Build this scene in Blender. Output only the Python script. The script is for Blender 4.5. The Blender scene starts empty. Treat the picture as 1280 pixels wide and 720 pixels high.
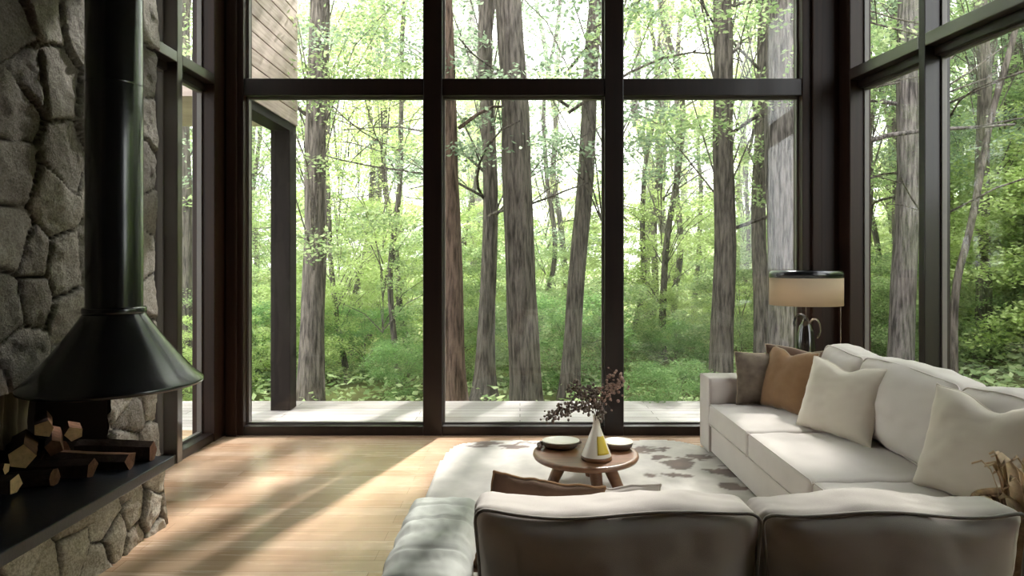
import bpy, math, random
import numpy as np
from mathutils import Vector, Matrix, noise

random.seed(7)
RNG = np.random.default_rng(11)
SC = bpy.context.scene
COL = SC.collection
F, VX, VY, EH = 820.0, 650.0, 326.0, 1.6      # focal length in pixels, axis position in the frame, eye height


def at(px, py, y):
    """A point of the room whose distance along the view is y."""
    return Vector(((px - VX) / F * y, y, EH - (py - VY) / F * y))


# ------------------------------------------------------------------ object helpers
def tag(o, label=None, cat=None, group=None, kind=None):
    if label: o['label'] = label
    if cat: o['category'] = cat
    if group: o['group'] = group
    if kind: o['kind'] = kind
    return o


def empty(name, loc=(0, 0, 0), rz=0.0, label=None, cat=None, group=None, kind=None):
    o = bpy.data.objects.new(name, None)
    o.empty_display_size = 0.1
    COL.objects.link(o)
    o.location = loc
    o.rotation_euler = (0, 0, rz)
    return tag(o, label, cat, group, kind)


def link(name, me, mats=None, parent=None, loc=(0, 0, 0), smooth=False, bevel=0.0, seg=2, auto=False):
    o = bpy.data.objects.new(name, me)
    if mats is not None:
        for m in (mats if isinstance(mats, (list, tuple)) else [mats]):
            me.materials.append(m)
    COL.objects.link(o)
    o.location = loc
    if parent is not None: o.parent = parent
    if smooth:
        me.polygons.foreach_set('use_smooth', np.ones(len(me.polygons), dtype=bool))
    if bevel > 0:
        b = o.modifiers.new('bevel', 'BEVEL')
        b.width = bevel; b.segments = seg; b.limit_method = 'ANGLE'; b.angle_limit = math.radians(40)
    return o


def mesh(verts, faces, name='m'):
    me = bpy.data.meshes.new(name)
    me.from_pydata([tuple(v) for v in verts], [], [tuple(f) for f in faces])
    me.update()
    return me


def np_mesh(V, Fc, name='m', mi=None):
    """numpy verts (n,3) and equal-sized faces (m,k)."""
    V = np.ascontiguousarray(V, dtype=np.float32); Fc = np.ascontiguousarray(Fc, dtype=np.int32)
    me = bpy.data.meshes.new(name)
    k = Fc.shape[1]
    me.vertices.add(len(V)); me.vertices.foreach_set('co', V.ravel())
    me.loops.add(Fc.size); me.loops.foreach_set('vertex_index', Fc.ravel())
    me.polygons.add(len(Fc))
    me.polygons.foreach_set('loop_start', np.arange(0, Fc.size, k, dtype=np.int32))
    if mi is not None: me.polygons.foreach_set('material_index', np.asarray(mi, dtype=np.int32))
    me.update(calc_edges=True)
    return me


class MB:
    """Collects boxes, prisms and tubes into one mesh."""
    def __init__(s): s.v = []; s.f = []

    def box(s, x0, x1, y0, y1, z0, z1):
        n = len(s.v)
        s.v += [(x0, y0, z0), (x1, y0, z0), (x1, y1, z0), (x0, y1, z0), (x0, y0, z1), (x1, y0, z1), (x1, y1, z1), (x0, y1, z1)]
        s.f += [(n, n+3, n+2, n+1), (n+4, n+5, n+6, n+7), (n, n+1, n+5, n+4), (n+1, n+2, n+6, n+5), (n+2, n+3, n+7, n+6), (n+3, n, n+4, n+7)]
        return s

    def quadprism(s, pts, z0, z1):
        n = len(s.v); k = len(pts)
        s.v += [(p[0], p[1], z0) for p in pts] + [(p[0], p[1], z1) for p in pts]
        s.f += [tuple(range(n+k-1, n-1, -1)), tuple(range(n+k, n+2*k))]
        for i in range(k):
            j = (i+1) % k
            s.f.append((n+i, n+j, n+k+j, n+k+i))
        return s

    def tube(s, pts, rad, seg=8, closed=False):
        pts = [Vector(p) for p in pts]; m = len(pts); n = len(s.v)
        rr = rad if isinstance(rad, (list, tuple)) else [rad] * m
        up = None
        for i, p in enumerate(pts):
            if closed: d = (pts[(i+1) % m] - pts[i-1]).normalized()
            else: d = (pts[min(i+1, m-1)] - pts[max(i-1, 0)]).normalized()
            if up is None:
                up = Vector((0, 0, 1)) if abs(d.z) < .9 else Vector((1, 0, 0))
            a = d.cross(up).normalized(); b = a.cross(d).normalized(); up = b
            for k in range(seg):
                t = 2*math.pi*k/seg
                s.v.append(tuple(p + a*math.cos(t)*rr[i] + b*math.sin(t)*rr[i]))
        for i in range(m if closed else m-1):
            i2 = (i+1) % m
            for k in range(seg):
                k2 = (k+1) % seg
                s.f.append((n+i*seg+k, n+i*seg+k2, n+i2*seg+k2, n+i2*seg+k))
        if not closed:
            s.f.append(tuple(n+k for k in range(seg-1, -1, -1)))
            s.f.append(tuple(n+(m-1)*seg+k for k in range(seg)))
        return s

    def lathe(s, prof, seg=48, c=(0, 0, 0), sx=1.0, sy=1.0, cap0=False, cap1=False):
        n = len(s.v); m = len(prof)
        for r, z in prof:
            for k in range(seg):
                t = 2*math.pi*k/seg
                s.v.append((c[0]+r*sx*math.cos(t), c[1]+r*sy*math.sin(t), c[2]+z))
        for i in range(m-1):
            for k in range(seg):
                k2 = (k+1) % seg
                s.f.append((n+i*seg+k, n+i*seg+k2, n+(i+1)*seg+k2, n+(i+1)*seg+k))
        if cap0: s.f.append(tuple(n+k for k in range(seg-1, -1, -1)))
        if cap1: s.f.append(tuple(n+(m-1)*seg+k for k in range(seg)))
        return s

    def blob(s, c, r, sq=(1, 1, 1), seg=8, rings=5):
        prof = []
        n = len(s.v)
        for i in range(rings+1):
            a = math.pi*i/rings
            for k in range(seg):
                t = 2*math.pi*k/seg
                s.v.append((c[0]+r*sq[0]*math.sin(a)*math.cos(t), c[1]+r*sq[1]*math.sin(a)*math.sin(t), c[2]+r*sq[2]*math.cos(a)))
        for i in range(rings):
            for k in range(seg):
                k2 = (k+1) % seg
                s.f.append((n+i*seg+k, n+(i+1)*seg+k, n+(i+1)*seg+k2, n+i*seg+k2))
        return s

    def build(s, name, mat, parent=None, loc=(0, 0, 0), **kw):
        return link(name, mesh(s.v, s.f, name), mat, parent, loc, **kw)


def structure(o, label=None):
    return tag(o, label, None, None, 'structure')


# ------------------------------------------------------------------ materials
def new_mat(name):
    m = bpy.data.materials.new(name); m.use_nodes = True
    nt = m.node_tree; nt.nodes.clear()
    out = nt.nodes.new('ShaderNodeOutputMaterial')
    return m, nt, out


def N(nt, t, **kw):
    n = nt.nodes.new(t)
    for k, v in kw.items():
        if k in n.inputs: n.inputs[k].default_value = v
        else: setattr(n, k, v)
    return n


def ramp(nt, fac, stops):
    r = nt.nodes.new('ShaderNodeValToRGB')
    while len(r.color_ramp.elements) < len(stops): r.color_ramp.elements.new(.5)
    for e, (p, c) in zip(r.color_ramp.elements, stops):
        e.position = p; e.color = (*c, 1)
    nt.links.new(fac, r.inputs[0])
    return r


def principled(name, col, rough=.5, spec=.5, metal=0.0, var=0.0, scale=(6, 6, 6), bump=0.0, bscale=60, coat=0.0, sheen=0.0, coords='Object', bstretch=(1, 1, 1), detail=4):
    m, nt, out = new_mat(name)
    p = N(nt, 'ShaderNodeBsdfPrincipled', Roughness=rough, Metallic=metal)
    p.inputs['Specular IOR Level'].default_value = spec
    p.inputs['Coat Weight'].default_value = coat
    p.inputs['Coat Roughness'].default_value = .14
    p.inputs['Sheen Weight'].default_value = sheen
    p.inputs['Base Color'].default_value = (*col, 1)
    nt.links.new(p.outputs[0], out.inputs[0])
    tc = N(nt, 'ShaderNodeTexCoord')
    if var > 0:
        mp = N(nt, 'ShaderNodeMapping'); mp.inputs['Scale'].default_value = scale
        nt.links.new(tc.outputs[coords], mp.inputs[0])
        no = N(nt, 'ShaderNodeTexNoise', Scale=1.0, Detail=float(detail), Roughness=.6)
        nt.links.new(mp.outputs[0], no.inputs['Vector'])
        r = ramp(nt, no.outputs[0], [(.25, tuple(c*(1-var) for c in col)), (.75, tuple(min(1, c*(1+var)) for c in col))])
        nt.links.new(r.outputs[0], p.inputs['Base Color'])
    if bump > 0:
        mp2 = N(nt, 'ShaderNodeMapping'); mp2.inputs['Scale'].default_value = bstretch
        nt.links.new(tc.outputs[coords], mp2.inputs[0])
        nb = N(nt, 'ShaderNodeTexNoise', Scale=float(bscale), Detail=5.0, Roughness=.65)
        nt.links.new(mp2.outputs[0], nb.inputs['Vector'])
        b = N(nt, 'ShaderNodeBump', Strength=bump, Distance=.01)
        nt.links.new(nb.outputs[0], b.inputs['Height'])
        nt.links.new(b.outputs[0], p.inputs['Normal'])
    return m


def srgb(r, g, b):
    f = lambda c: (c/255/12.92) if c/255 <= .04045 else ((c/255+.055)/1.055)**2.4
    return (f(r), f(g), f(b))


def mat_floor():
    m, nt, out = new_mat('oak_floor')
    p = N(nt, 'ShaderNodeBsdfPrincipled', Roughness=.3)
    p.inputs['Specular IOR Level'].default_value = .6
    nt.links.new(p.outputs[0], out.inputs[0])
    tc = N(nt, 'ShaderNodeTexCoord')
    br = N(nt, 'ShaderNodeTexBrick'); br.offset = .37; br.offset_frequency = 2
    br.inputs['Scale'].default_value = 1.0
    br.inputs['Brick Width'].default_value = 2.1; br.inputs['Row Height'].default_value = .125
    br.inputs['Mortar Size'].default_value = .0014; br.inputs['Bias'].default_value = 0.0
    br.inputs['Color1'].default_value = (0, 0, 0, 1); br.inputs['Color2'].default_value = (1, 1, 1, 1); br.inputs['Mortar'].default_value = (.5, .5, .5, 1)
    nt.links.new(tc.outputs['Object'], br.inputs['Vector'])
    r = ramp(nt, br.outputs['Color'], [(0, srgb(187, 151, 123)), (.5, srgb(196, 163, 136)), (1, srgb(205, 175, 150))])
    mp = N(nt, 'ShaderNodeMapping'); mp.inputs['Scale'].default_value = (1.2, 26, 1)
    nt.links.new(tc.outputs['Object'], mp.inputs[0])
    no = N(nt, 'ShaderNodeTexNoise', Scale=1.6, Detail=6.0, Roughness=.6, Distortion=.6)
    nt.links.new(mp.outputs[0], no.inputs['Vector'])
    g = ramp(nt, no.outputs[0], [(.3, (.74, .70, .66)), (.6, (1, 1, 1))])
    mx = N(nt, 'ShaderNodeMixRGB', blend_type='MULTIPLY', Fac=.5)
    nt.links.new(r.outputs[0], mx.inputs[1]); nt.links.new(g.outputs[0], mx.inputs[2])
    mo = N(nt, 'ShaderNodeMixRGB', blend_type='MIX'); mo.inputs[2].default_value = (*srgb(130, 95, 70), 1)
    nt.links.new(br.outputs['Fac'], mo.inputs[0]); nt.links.new(mx.outputs[0], mo.inputs[1])
    nt.links.new(mo.outputs[0], p.inputs['Base Color'])
    rr = N(nt, 'ShaderNodeMapRange'); rr.inputs['To Min'].default_value = .25; rr.inputs['To Max'].default_value = .29
    nt.links.new(no.outputs[0], rr.inputs[0]); nt.links.new(rr.outputs[0], p.inputs['Roughness'])
    return m


def mat_deck():
    m, nt, out = new_mat('deck_boards')
    p = N(nt, 'ShaderNodeBsdfPrincipled', Roughness=.55)
    nt.links.new(p.outputs[0], out.inputs[0])
    tc = N(nt, 'ShaderNodeTexCoord')
    br = N(nt, 'ShaderNodeTexBrick'); br.offset = .43
    br.inputs['Scale'].default_value = 1.0
    br.inputs['Brick Width'].default_value = 2.6; br.inputs['Row Height'].default_value = .14
    br.inputs['Mortar Size'].default_value = .005
    br.inputs['Color1'].default_value = (*srgb(150, 142, 139), 1); br.inputs['Color2'].default_value = (*srgb(182, 175, 172), 1); br.inputs['Mortar'].default_value = (*srgb(90, 84, 80), 1)
    nt.links.new(tc.outputs['Object'], br.inputs['Vector'])
    mp = N(nt, 'ShaderNodeMapping'); mp.inputs['Scale'].default_value = (1, 20, 1)
    nt.links.new(tc.outputs['Object'], mp.inputs[0])
    no = N(nt, 'ShaderNodeTexNoise', Scale=2.0, Detail=5.0)
    nt.links.new(mp.outputs[0], no.inputs['Vector'])
    g = ramp(nt, no.outputs[0], [(.3, (.8, .78, .77)), (.7, (1, 1, 1))])
    mx = N(nt, 'ShaderNodeMixRGB', blend_type='MULTIPLY', Fac=.8)
    nt.links.new(br.outputs[0], mx.inputs[1]); nt.links.new(g.outputs[0], mx.inputs[2])
    nt.links.new(mx.outputs[0], p.inputs['Base Color'])
    return m


def mat_stone(name, lo, mid, hi):
    m, nt, out = new_mat(name)
    p = N(nt, 'ShaderNodeBsdfPrincipled', Roughness=.85)
    p.inputs['Specular IOR Level'].default_value = .25
    nt.links.new(p.outputs[0], out.inputs[0])
    a = N(nt, 'ShaderNodeAttribute', attribute_name='cell')
    j = N(nt, 'ShaderNodeAttribute', attribute_name='joint')
    r = ramp(nt, a.outputs['Fac'], [(0, lo), (.5, mid), (1, hi)])
    tc = N(nt, 'ShaderNodeTexCoord')
    n1 = N(nt, 'ShaderNodeTexNoise', Scale=9.0, Detail=8.0, Roughness=.7)
    n2 = N(nt, 'ShaderNodeTexNoise', Scale=70.0, Detail=6.0, Roughness=.75)
    nt.links.new(tc.outputs['Object'], n1.inputs['Vector']); nt.links.new(tc.outputs['Object'], n2.inputs['Vector'])
    g1 = ramp(nt, n1.outputs[0], [(.3, (.62, .59, .56)), (.7, (1.0, 1.0, 1.0))])
    g2 = ramp(nt, n2.outputs[0], [(.38, (.45, .43, .41)), (.58, (1, 1, 1))])
    m1 = N(nt, 'ShaderNodeMixRGB', blend_type='MULTIPLY', Fac=1.0)
    m2 = N(nt, 'ShaderNodeMixRGB', blend_type='MULTIPLY', Fac=.8)
    nt.links.new(r.outputs[0], m1.inputs[1]); nt.links.new(g1.outputs[0], m1.inputs[2])
    nt.links.new(m1.outputs[0], m2.inputs[1]); nt.links.new(g2.outputs[0], m2.inputs[2])
    mo = N(nt, 'ShaderNodeMixRGB'); mo.inputs[2].default_value = (*srgb(48, 42, 37), 1)
    nt.links.new(j.outputs['Fac'], mo.inputs[0]); nt.links.new(m2.outputs[0], mo.inputs[1])
    nt.links.new(mo.outputs[0], p.inputs['Base Color'])
    ad = N(nt, 'ShaderNodeMath', operation='ADD')
    mu = N(nt, 'ShaderNodeMath', operation='MULTIPLY'); mu.inputs[1].default_value = .35
    nt.links.new(n2.outputs[0], mu.inputs[0]); nt.links.new(n1.outputs[0], ad.inputs[0]); nt.links.new(mu.outputs[0], ad.inputs[1])
    b = N(nt, 'ShaderNodeBump', Strength=1.0, Distance=.04)
    nt.links.new(ad.outputs[0], b.inputs['Height']); nt.links.new(b.outputs[0], p.inputs['Normal'])
    return m


def mat_glass():
    m, nt, out = new_mat('window_glass')
    g = N(nt, 'ShaderNodeNewGeometry')
    dt = N(nt, 'ShaderNodeVectorMath', operation='DOT_PRODUCT')
    nt.links.new(g.outputs['Incoming'], dt.inputs[0]); nt.links.new(g.outputs['Normal'], dt.inputs[1])
    ab = N(nt, 'ShaderNodeMath', operation='ABSOLUTE'); nt.links.new(dt.outputs['Value'], ab.inputs[0])
    om = N(nt, 'ShaderNodeMath', operation='SUBTRACT'); om.inputs[0].default_value = 1.0; nt.links.new(ab.outputs[0], om.inputs[1])
    pw = N(nt, 'ShaderNodeMath', operation='POWER'); pw.inputs[1].default_value = 5.0; nt.links.new(om.outputs[0], pw.inputs[0])
    mu = N(nt, 'ShaderNodeMath', operation='MULTIPLY_ADD'); mu.inputs[1].default_value = .6; mu.inputs[2].default_value = .028
    nt.links.new(pw.outputs[0], mu.inputs[0])
    t = N(nt, 'ShaderNodeBsdfTransparent'); t.inputs[0].default_value = (.985, .995, .99, 1)
    gl = N(nt, 'ShaderNodeBsdfGlossy', Roughness=0.0)
    mx = N(nt, 'ShaderNodeMixShader')
    nt.links.new(mu.outputs[0], mx.inputs[0]); nt.links.new(t.outputs[0], mx.inputs[1]); nt.links.new(gl.outputs[0], mx.inputs[2])
    nt.links.new(mx.outputs[0], out.inputs[0])
    return m


def mat_leaf(name, c1, c2, trans=.5):
    m, nt, out = new_mat(name)
    g = N(nt, 'ShaderNodeNewGeometry')
    oi = N(nt, 'ShaderNodeObjectInfo')
    r = ramp(nt, g.outputs['Random Per Island'], [(0, c1), (1, c2)])
    hs = N(nt, 'ShaderNodeHueSaturation')
    mr = N(nt, 'ShaderNodeMapRange'); mr.inputs['To Min'].default_value = .8; mr.inputs['To Max'].default_value = 1.15
    nt.links.new(oi.outputs['Random'], mr.inputs[0]); nt.links.new(mr.outputs[0], hs.inputs['Value'])
    nt.links.new(r.outputs[0], hs.inputs['Color'])
    d = N(nt, 'ShaderNodeBsdfDiffuse'); t = N(nt, 'ShaderNodeBsdfTranslucent')
    nt.links.new(hs.outputs[0], d.inputs[0]); nt.links.new(hs.outputs[0], t.inputs[0])
    mx = N(nt, 'ShaderNodeMixShader'); mx.inputs[0].default_value = trans
    nt.links.new(d.outputs[0], mx.inputs[1]); nt.links.new(t.outputs[0], mx.inputs[2])
    nt.links.new(mx.outputs[0], out.inputs[0])
    return m


def mat_rug():
    m, nt, out = new_mat('cowhide')
    p = N(nt, 'ShaderNodeBsdfPrincipled', Roughness=.8); p.inputs['Sheen Weight'].default_value = .2
    nt.links.new(p.outputs[0], out.inputs[0])
    a = N(nt, 'ShaderNodeAttribute', attribute_name='patch')
    tc = N(nt, 'ShaderNodeTexCoord')
    no = N(nt, 'ShaderNodeTexNoise', Scale=5.0, Detail=5.0)
    nt.links.new(tc.outputs['Object'], no.inputs['Vector'])
    base = ramp(nt, no.outputs[0], [(.3, srgb(186, 178, 172)), (.7, srgb(216, 208, 201))])
    dk = ramp(nt, no.outputs[0], [(.3, srgb(82, 66, 60)), (.7, srgb(128, 104, 94))])
    mx = N(nt, 'ShaderNodeMixRGB')
    nt.links.new(a.outputs['Fac'], mx.inputs[0]); nt.links.new(base.outputs[0], mx.inputs[1]); nt.links.new(dk.outputs[0], mx.inputs[2])
    nt.links.new(mx.outputs[0], p.inputs['Base Color'])
    return m


def mat_shade():
    m, nt, out = new_mat('lamp_linen')
    d = N(nt, 'ShaderNodeBsdfDiffuse'); t = N(nt, 'ShaderNodeBsdfTranslucent')
    d.inputs[0].default_value = (*srgb(206, 188, 164), 1); t.inputs[0].default_value = (*srgb(206, 190, 168), 1)
    mx = N(nt, 'ShaderNodeMixShader'); mx.inputs[0].default_value = .45
    nt.links.new(d.outputs[0], mx.inputs[1]); nt.links.new(t.outputs[0], mx.inputs[2])
    nt.links.new(mx.outputs[0], out.inputs[0])
    return m


def mat_siding():
    m, nt, out = new_mat('siding')
    p = N(nt, 'ShaderNodeBsdfPrincipled', Roughness=.6)
    nt.links.new(p.outputs[0], out.inputs[0])
    tc = N(nt, 'ShaderNodeTexCoord')
    mp = N(nt, 'ShaderNodeMapping'); mp.inputs['Scale'].default_value = (1, 1.5, 18)
    nt.links.new(tc.outputs['Object'], mp.inputs[0])
    no = N(nt, 'ShaderNodeTexNoise', Scale=2.0, Detail=5.0); nt.links.new(mp.outputs[0], no.inputs['Vector'])
    r = ramp(nt, no.outputs[0], [(.3, srgb(160, 140, 130)), (.7, srgb(196, 176, 166))])
    nt.links.new(r.outputs[0], p.inputs['Base Color'])
    return m


M = dict(
    floor=mat_floor(), deck=mat_deck(), glass=mat_glass(), rug=mat_rug(), shade=mat_shade(), siding=mat_siding(),
    stone=mat_stone('fieldstone', srgb(132, 126, 119), srgb(160, 153, 145), srgb(188, 181, 172)),
    stone2=mat_stone('plinth_stone', srgb(186, 172, 156), srgb(208, 196, 180), srgb(226, 216, 204)),
    frame=principled('dark_timber', srgb(26, 15, 11), .4, .3, var=.35, scale=(20, 20, 1.2), coat=.22),
    post=principled('brown_timber', srgb(40, 24, 16), .45, .25, var=.45, scale=(28, 28, .9)),
    satin=principled('lacquered_timber', srgb(46, 34, 28), .3, .9, coat=1.0),
    outpost=principled('outdoor_timber', srgb(24, 16, 12), .7, .2),
    bead=principled('window_bead', srgb(96, 90, 86), .4, .5),
    plaster=principled('dark_panelling', srgb(88, 76, 66), .7, var=.3, scale=(8, 8, 1)),
    ceil=principled('cedar_ceiling', srgb(58, 42, 32), .6, var=.3, scale=(1, 20, 1)),
    steel=principled('black_steel', srgb(20, 21, 24), .24, .5, var=.15, scale=(5, 5, 5), coat=.45),
    slab=principled('black_slab', srgb(32, 35, 41), .3, .5, var=.25, scale=(9, 9, 9), bump=.1, bscale=50),
    niche=principled('sooty_firebox', srgb(40, 33, 28), .9, .1),
    pleat=principled('weathered_panel', srgb(120, 108, 92), .85, .2, var=.3, scale=(14, 14, 2), bump=.4, bscale=20, bstretch=(1, 1, .2)),
    split=principled('split_wood', srgb(92, 64, 48), .85, .1, var=.4, scale=(4, 30, 30), bump=.6, bscale=30),
    bark=principled('log_bark', srgb(44, 33, 28), .95, .1, var=.4, scale=(20, 20, 20), bump=.8, bscale=40),
    endw=principled('log_end', srgb(206, 172, 130), .85, .1, var=.25, scale=(30, 30, 30), bump=.4, bscale=60),
    linen=principled('linen', srgb(208, 199, 193), .92, .15, var=.05, scale=(3, 3, 3), bump=.12, bscale=420, sheen=.15),
    linen_g=principled('linen_grey', srgb(196, 187, 181), .92, .15, var=.06, scale=(3, 3, 3), bump=.12, bscale=420, sheen=.15),
    linen_s=principled('linen_arm', srgb(202, 203, 197), .92, .15, var=.05, scale=(3, 3, 3), bump=.12, bscale=420, sheen=.15),
    cream=principled('cream_cloth', srgb(212, 202, 188), .92, .15, bump=.12, bscale=380, sheen=.15),
    tan=principled('tan_cloth', srgb(142, 110, 80), .95, .1, var=.12, scale=(8, 8, 8), bump=.2, bscale=300, sheen=.2),
    brown=principled('brown_cloth', srgb(98, 76, 62), .95, .1, var=.15, scale=(8, 8, 8), bump=.2, bscale=300, sheen=.2),
    plaid=principled('grey_brown_cloth', srgb(120, 108, 96), .95, .1, var=.45, scale=(9, 9, 9), bump=.2, bscale=300),
    piping=principled('piping', srgb(176, 160, 138), .9, .1),
    piping_g=principled('piping_grey', srgb(150, 144, 138), .9, .1),
    walnut=principled('walnut', srgb(122, 84, 58), .4, .5, var=.35, scale=(3, 24, 24), coat=.15),
    bowl=principled('dark_bowl', srgb(88, 74, 64), .4, .5),
    ivory=principled('ivory_ceramic', srgb(226, 218, 204), .35, .5),
    yellow=principled('yellow_label', srgb(206, 180, 62), .5, .4),
    seed=principled('dark_buds', srgb(118, 104, 96), .6, .3, var=.4, scale=(60, 60, 60)),
    seed2=principled('rosy_buds', srgb(158, 130, 118), .6, .3, var=.3, scale=(60, 60, 60)),
    twig=principled('twig', srgb(84, 62, 48), .8, .2),
    darkglass=principled('smoked_glass', srgb(40, 34, 32), .08, .8, coat=.6),
    chrome=principled('brushed_nickel', srgb(150, 140, 132), .25, .6, metal=.9),
    wicker=principled('wicker', srgb(122, 96, 72), .8, .2, var=.4, scale=(30, 30, 30), bump=.5, bscale=60),
    straw=principled('dried_leaf', srgb(206, 182, 152), .85, .2, var=.25, scale=(30, 30, 30)),
    soil=principled('forest_floor', srgb(112, 118, 72), .95, .1, var=.4, scale=(1.2, 1.2, 1.2), bump=.5, bscale=8),
    bark_grey=principled('bark_grey', srgb(108, 100, 94), .95, .1, var=.6, scale=(26, 26, 3.2), bump=1.0, bscale=16, bstretch=(1.6, 1.6, .25), detail=8),
    bark_pale=principled('bark_pale', srgb(120, 112, 110), .95, .1, var=.65, scale=(30, 30, 3.0), bump=1.0, bscale=18, bstretch=(1.6, 1.6, .22), detail=8),
    bark_red=principled('bark_red', srgb(112, 94, 84), .95, .1, var=.6, scale=(24, 24, 3.0), bump=1.0, bscale=16, bstretch=(1.6, 1.6, .25), detail=8),
    leaf_a=mat_leaf('leaf_spring', srgb(168, 190, 112), srgb(216, 228, 168)),
    leaf_b=mat_leaf('leaf_mid', srgb(144, 172, 116), srgb(204, 217, 166)),
    leaf_c=mat_leaf('leaf_deep', srgb(118, 156, 100), srgb(172, 200, 136)),
    leaf_d=mat_leaf('leaf_pine', srgb(128, 150, 122), srgb(182, 198, 168)),
)

for k_ in ('bark_grey', 'bark_pale', 'bark_red'):
    for n_ in M[k_].node_tree.nodes:
        if n_.type == 'BUMP': n_.inputs['Distance'].default_value = .05
        if n_.type == 'VALTORGB': n_.color_ramp.elements[0].position = .36; n_.color_ramp.elements[1].position = .62

# ------------------------------------------------------------------ room shell
WY = 6.0          # inner face of the back wall
LX = -2.70        # inner face of the left wall
ZT = 5.60
REAR = -3.0


def RW(y, out=0.0):
    """Point of the right wall's inner face (it splays outwards towards the camera)."""
    x = 2.94 + .11*(5.82 - y)
    return (x + out*.994, y + out*.109)


o = structure(MB().box(-3.3, 3.95, REAR, WY + .2, -.2, 0).build('floor', M['floor']))
o = structure(MB().box(-3.5, 4.2, REAR - .2, WY + .25, ZT, ZT + .25).build('ceiling', M['ceil']))
o = structure(MB().box(-3.5, 4.2, REAR - .2, REAR, 0, ZT).build('wall_rear', M['plaster']))
o = structure(MB().box(-3.3, -2.95, REAR, 1.6, 0, ZT).build('wall_left', M['plaster']))

TRIM = [0]


def trim(mb, mat, **kw):
    TRIM[0] += 1
    return structure(mb.build('trim_%d' % TRIM[0], mat, **kw))


def px_x(px): return (px - VX) / F * WY

# back wall timbers
bevel = dict(bevel=.006, seg=2)
trim(MB().box(px_x(529), px_x(552.5), WY, WY + .20, 0, ZT), M['frame'], **bevel)
trim(MB().box(px_x(756), px_x(779.5), WY, WY + .20, 0, ZT), M['frame'], **bevel)
SEG = [(px_x(304), px_x(529)), (px_x(552.5), px_x(756)), (px_x(779.5), px_x(1003))]
TZ0, TZ1 = 3.115, 3.272
for a, b in SEG:
    trim(MB().box(a, b, WY + .01, WY + .19, TZ0, TZ1), M['frame'], **bevel)
    trim(MB().box(a, b, WY + .005, WY + .19, 0, .085), M['frame'], **bevel)
    trim(MB().box(a, b, WY + .01, WY + .19, ZT - .16, ZT), M['frame'], **bevel)
# corner posts
trim(MB().quadprism([(LX, 5.80), (LX, WY), (px_x(304), WY), (px_x(304), WY + .2), (-2.9, WY + .2), (-2.9, 5.80)][::-1], 0, ZT), M['post'], **bevel)
trim(MB().box(px_x(284), px_x(297), WY - .035, WY - .002, 0, ZT), M['post'], bevel=.008)
c0 = RW(5.84); c1 = RW(5.84, .2)
trim(MB().quadprism([(px_x(1003), WY), (RW(WY)[0], WY), c0, c1, (c1[0] + .01, WY + .2), (px_x(1003), WY + .2)], 0, ZT), M['post'], **bevel)
trim(MB().box(px_x(1014), px_x(1026), WY - .03, WY - .002, 0, ZT), M['post'], bevel=.008)

WIN = [0]


def window(p0, p1, z0, z1, inset, t=.012, bead=.016):
    """Glazed panel between plan points p0 and p1: bead frame with its pane."""
    WIN[0] += 1
    d = Vector((p1[0]-p0[0], p1[1]-p0[1], 0)); L = d.length; d.normalize()
    n = Vector((-d.y, d.x, 0))
    mb = MB()
    def bx(s0, s1, a, b, d0, d1):
        k = len(mb.v)
        pts = []
        for zz in (a, b):
            for (s, w) in ((s0, d0), (s1, d0), (s1, d1), (s0, d1)):
                q = Vector((p0[0], p0[1], 0)) + d*s + n*w
                pts.append((q.x, q.y, zz))
        mb.v += pts
        mb.f += [(k, k+3, k+2, k+1), (k+4, k+5, k+6, k+7), (k, k+1, k+5, k+4), (k+1, k+2, k+6, k+5), (k+2, k+3, k+7, k+6), (k+3, k, k+4, k+7)]
    w0, w1 = inset - .02, inset + .02
    bx(0, L, z0, z0 + bead, w0, w1); bx(0, L, z1 - bead, z1, w0, w1)
    bx(0, bead, z0 + bead, z1 - bead, w0, w1); bx(L - bead, L, z0 + bead, z1 - bead, w0, w1)
    fr = structure(mb.build('window_%d' % WIN[0], M['bead']))
    mb = MB()
    bx(bead*.7, L - bead*.7, z0 + bead*.7, z1 - bead*.7, inset - t/2, inset + t/2)
    mb.build('pane', M['glass'], fr)
    return fr


for a, b in SEG:
    window((a, WY), (b, WY), .085, TZ0, .11)
    window((a, WY), (b, WY), TZ1, ZT - .16, .11)

# left wall: stone chimney ends at 4.9, then glazing with one slim post
GL = -2.87
trim(MB().box(-2.89, LX, 5.17, 5.25, 0, ZT), M['satin'], **bevel)
for y0, y1 in ((4.86, 5.17), (5.25, 5.80)):
    trim(MB().box(-2.87, LX, y0, y1, 3.165, 3.25), M['satin'], **bevel)
    trim(MB().box(-2.87, -2.78, y0, y1, 3.10, 3.164), M['frame'], **bevel)
    trim(MB().box(-2.87, LX - .01, y0, y1, 0, .075), M['frame'], **bevel)
    window((-2.76, y1), (-2.76, y0), .075, 3.10, -.07)
    window((-2.76, y1), (-2.76, y0), 3.25, ZT - .02, -.07)

# right wall
RP = [4.958, 3.05, 1.30]
prev = 5.84
for i, y in enumerate(RP):
    hw = .033
    a, b = RW(y + hw), RW(y - hw)
    trim(MB().quadprism([b, RW(y - hw, .21), RW(y + hw, .21), a], 0, ZT), M['frame'], **bevel)
    s, e = prev, y + hw
    for (z0, z1, i0, i1) in ((3.212, 3.31, 0, .19), (3.14, 3.212, .08, .19), (0, .09, 0.01, .19), (ZT - .12, ZT, .01, .19)):
        trim(MB().quadprism([RW(e, i0), RW(e, i1), RW(s, i1), RW(s, i0)], z0, z1), M['satin' if z0 == 3.212 else 'frame'], **bevel)
    window(RW(s, 0), RW(e, 0), .09, 3.14, .15)
    window(RW(s, 0), RW(e, 0), 3.31, ZT - .12, .15)
    prev = y - hw


a, b = RW(1.26), RW(REAR)
structure(MB().quadprism([(b[0], b[1]), (b[0]+.2, b[1]), (a[0]+.2, a[1]), (a[0], a[1])], 0, ZT).build('wall_right', M['plaster']))

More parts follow.
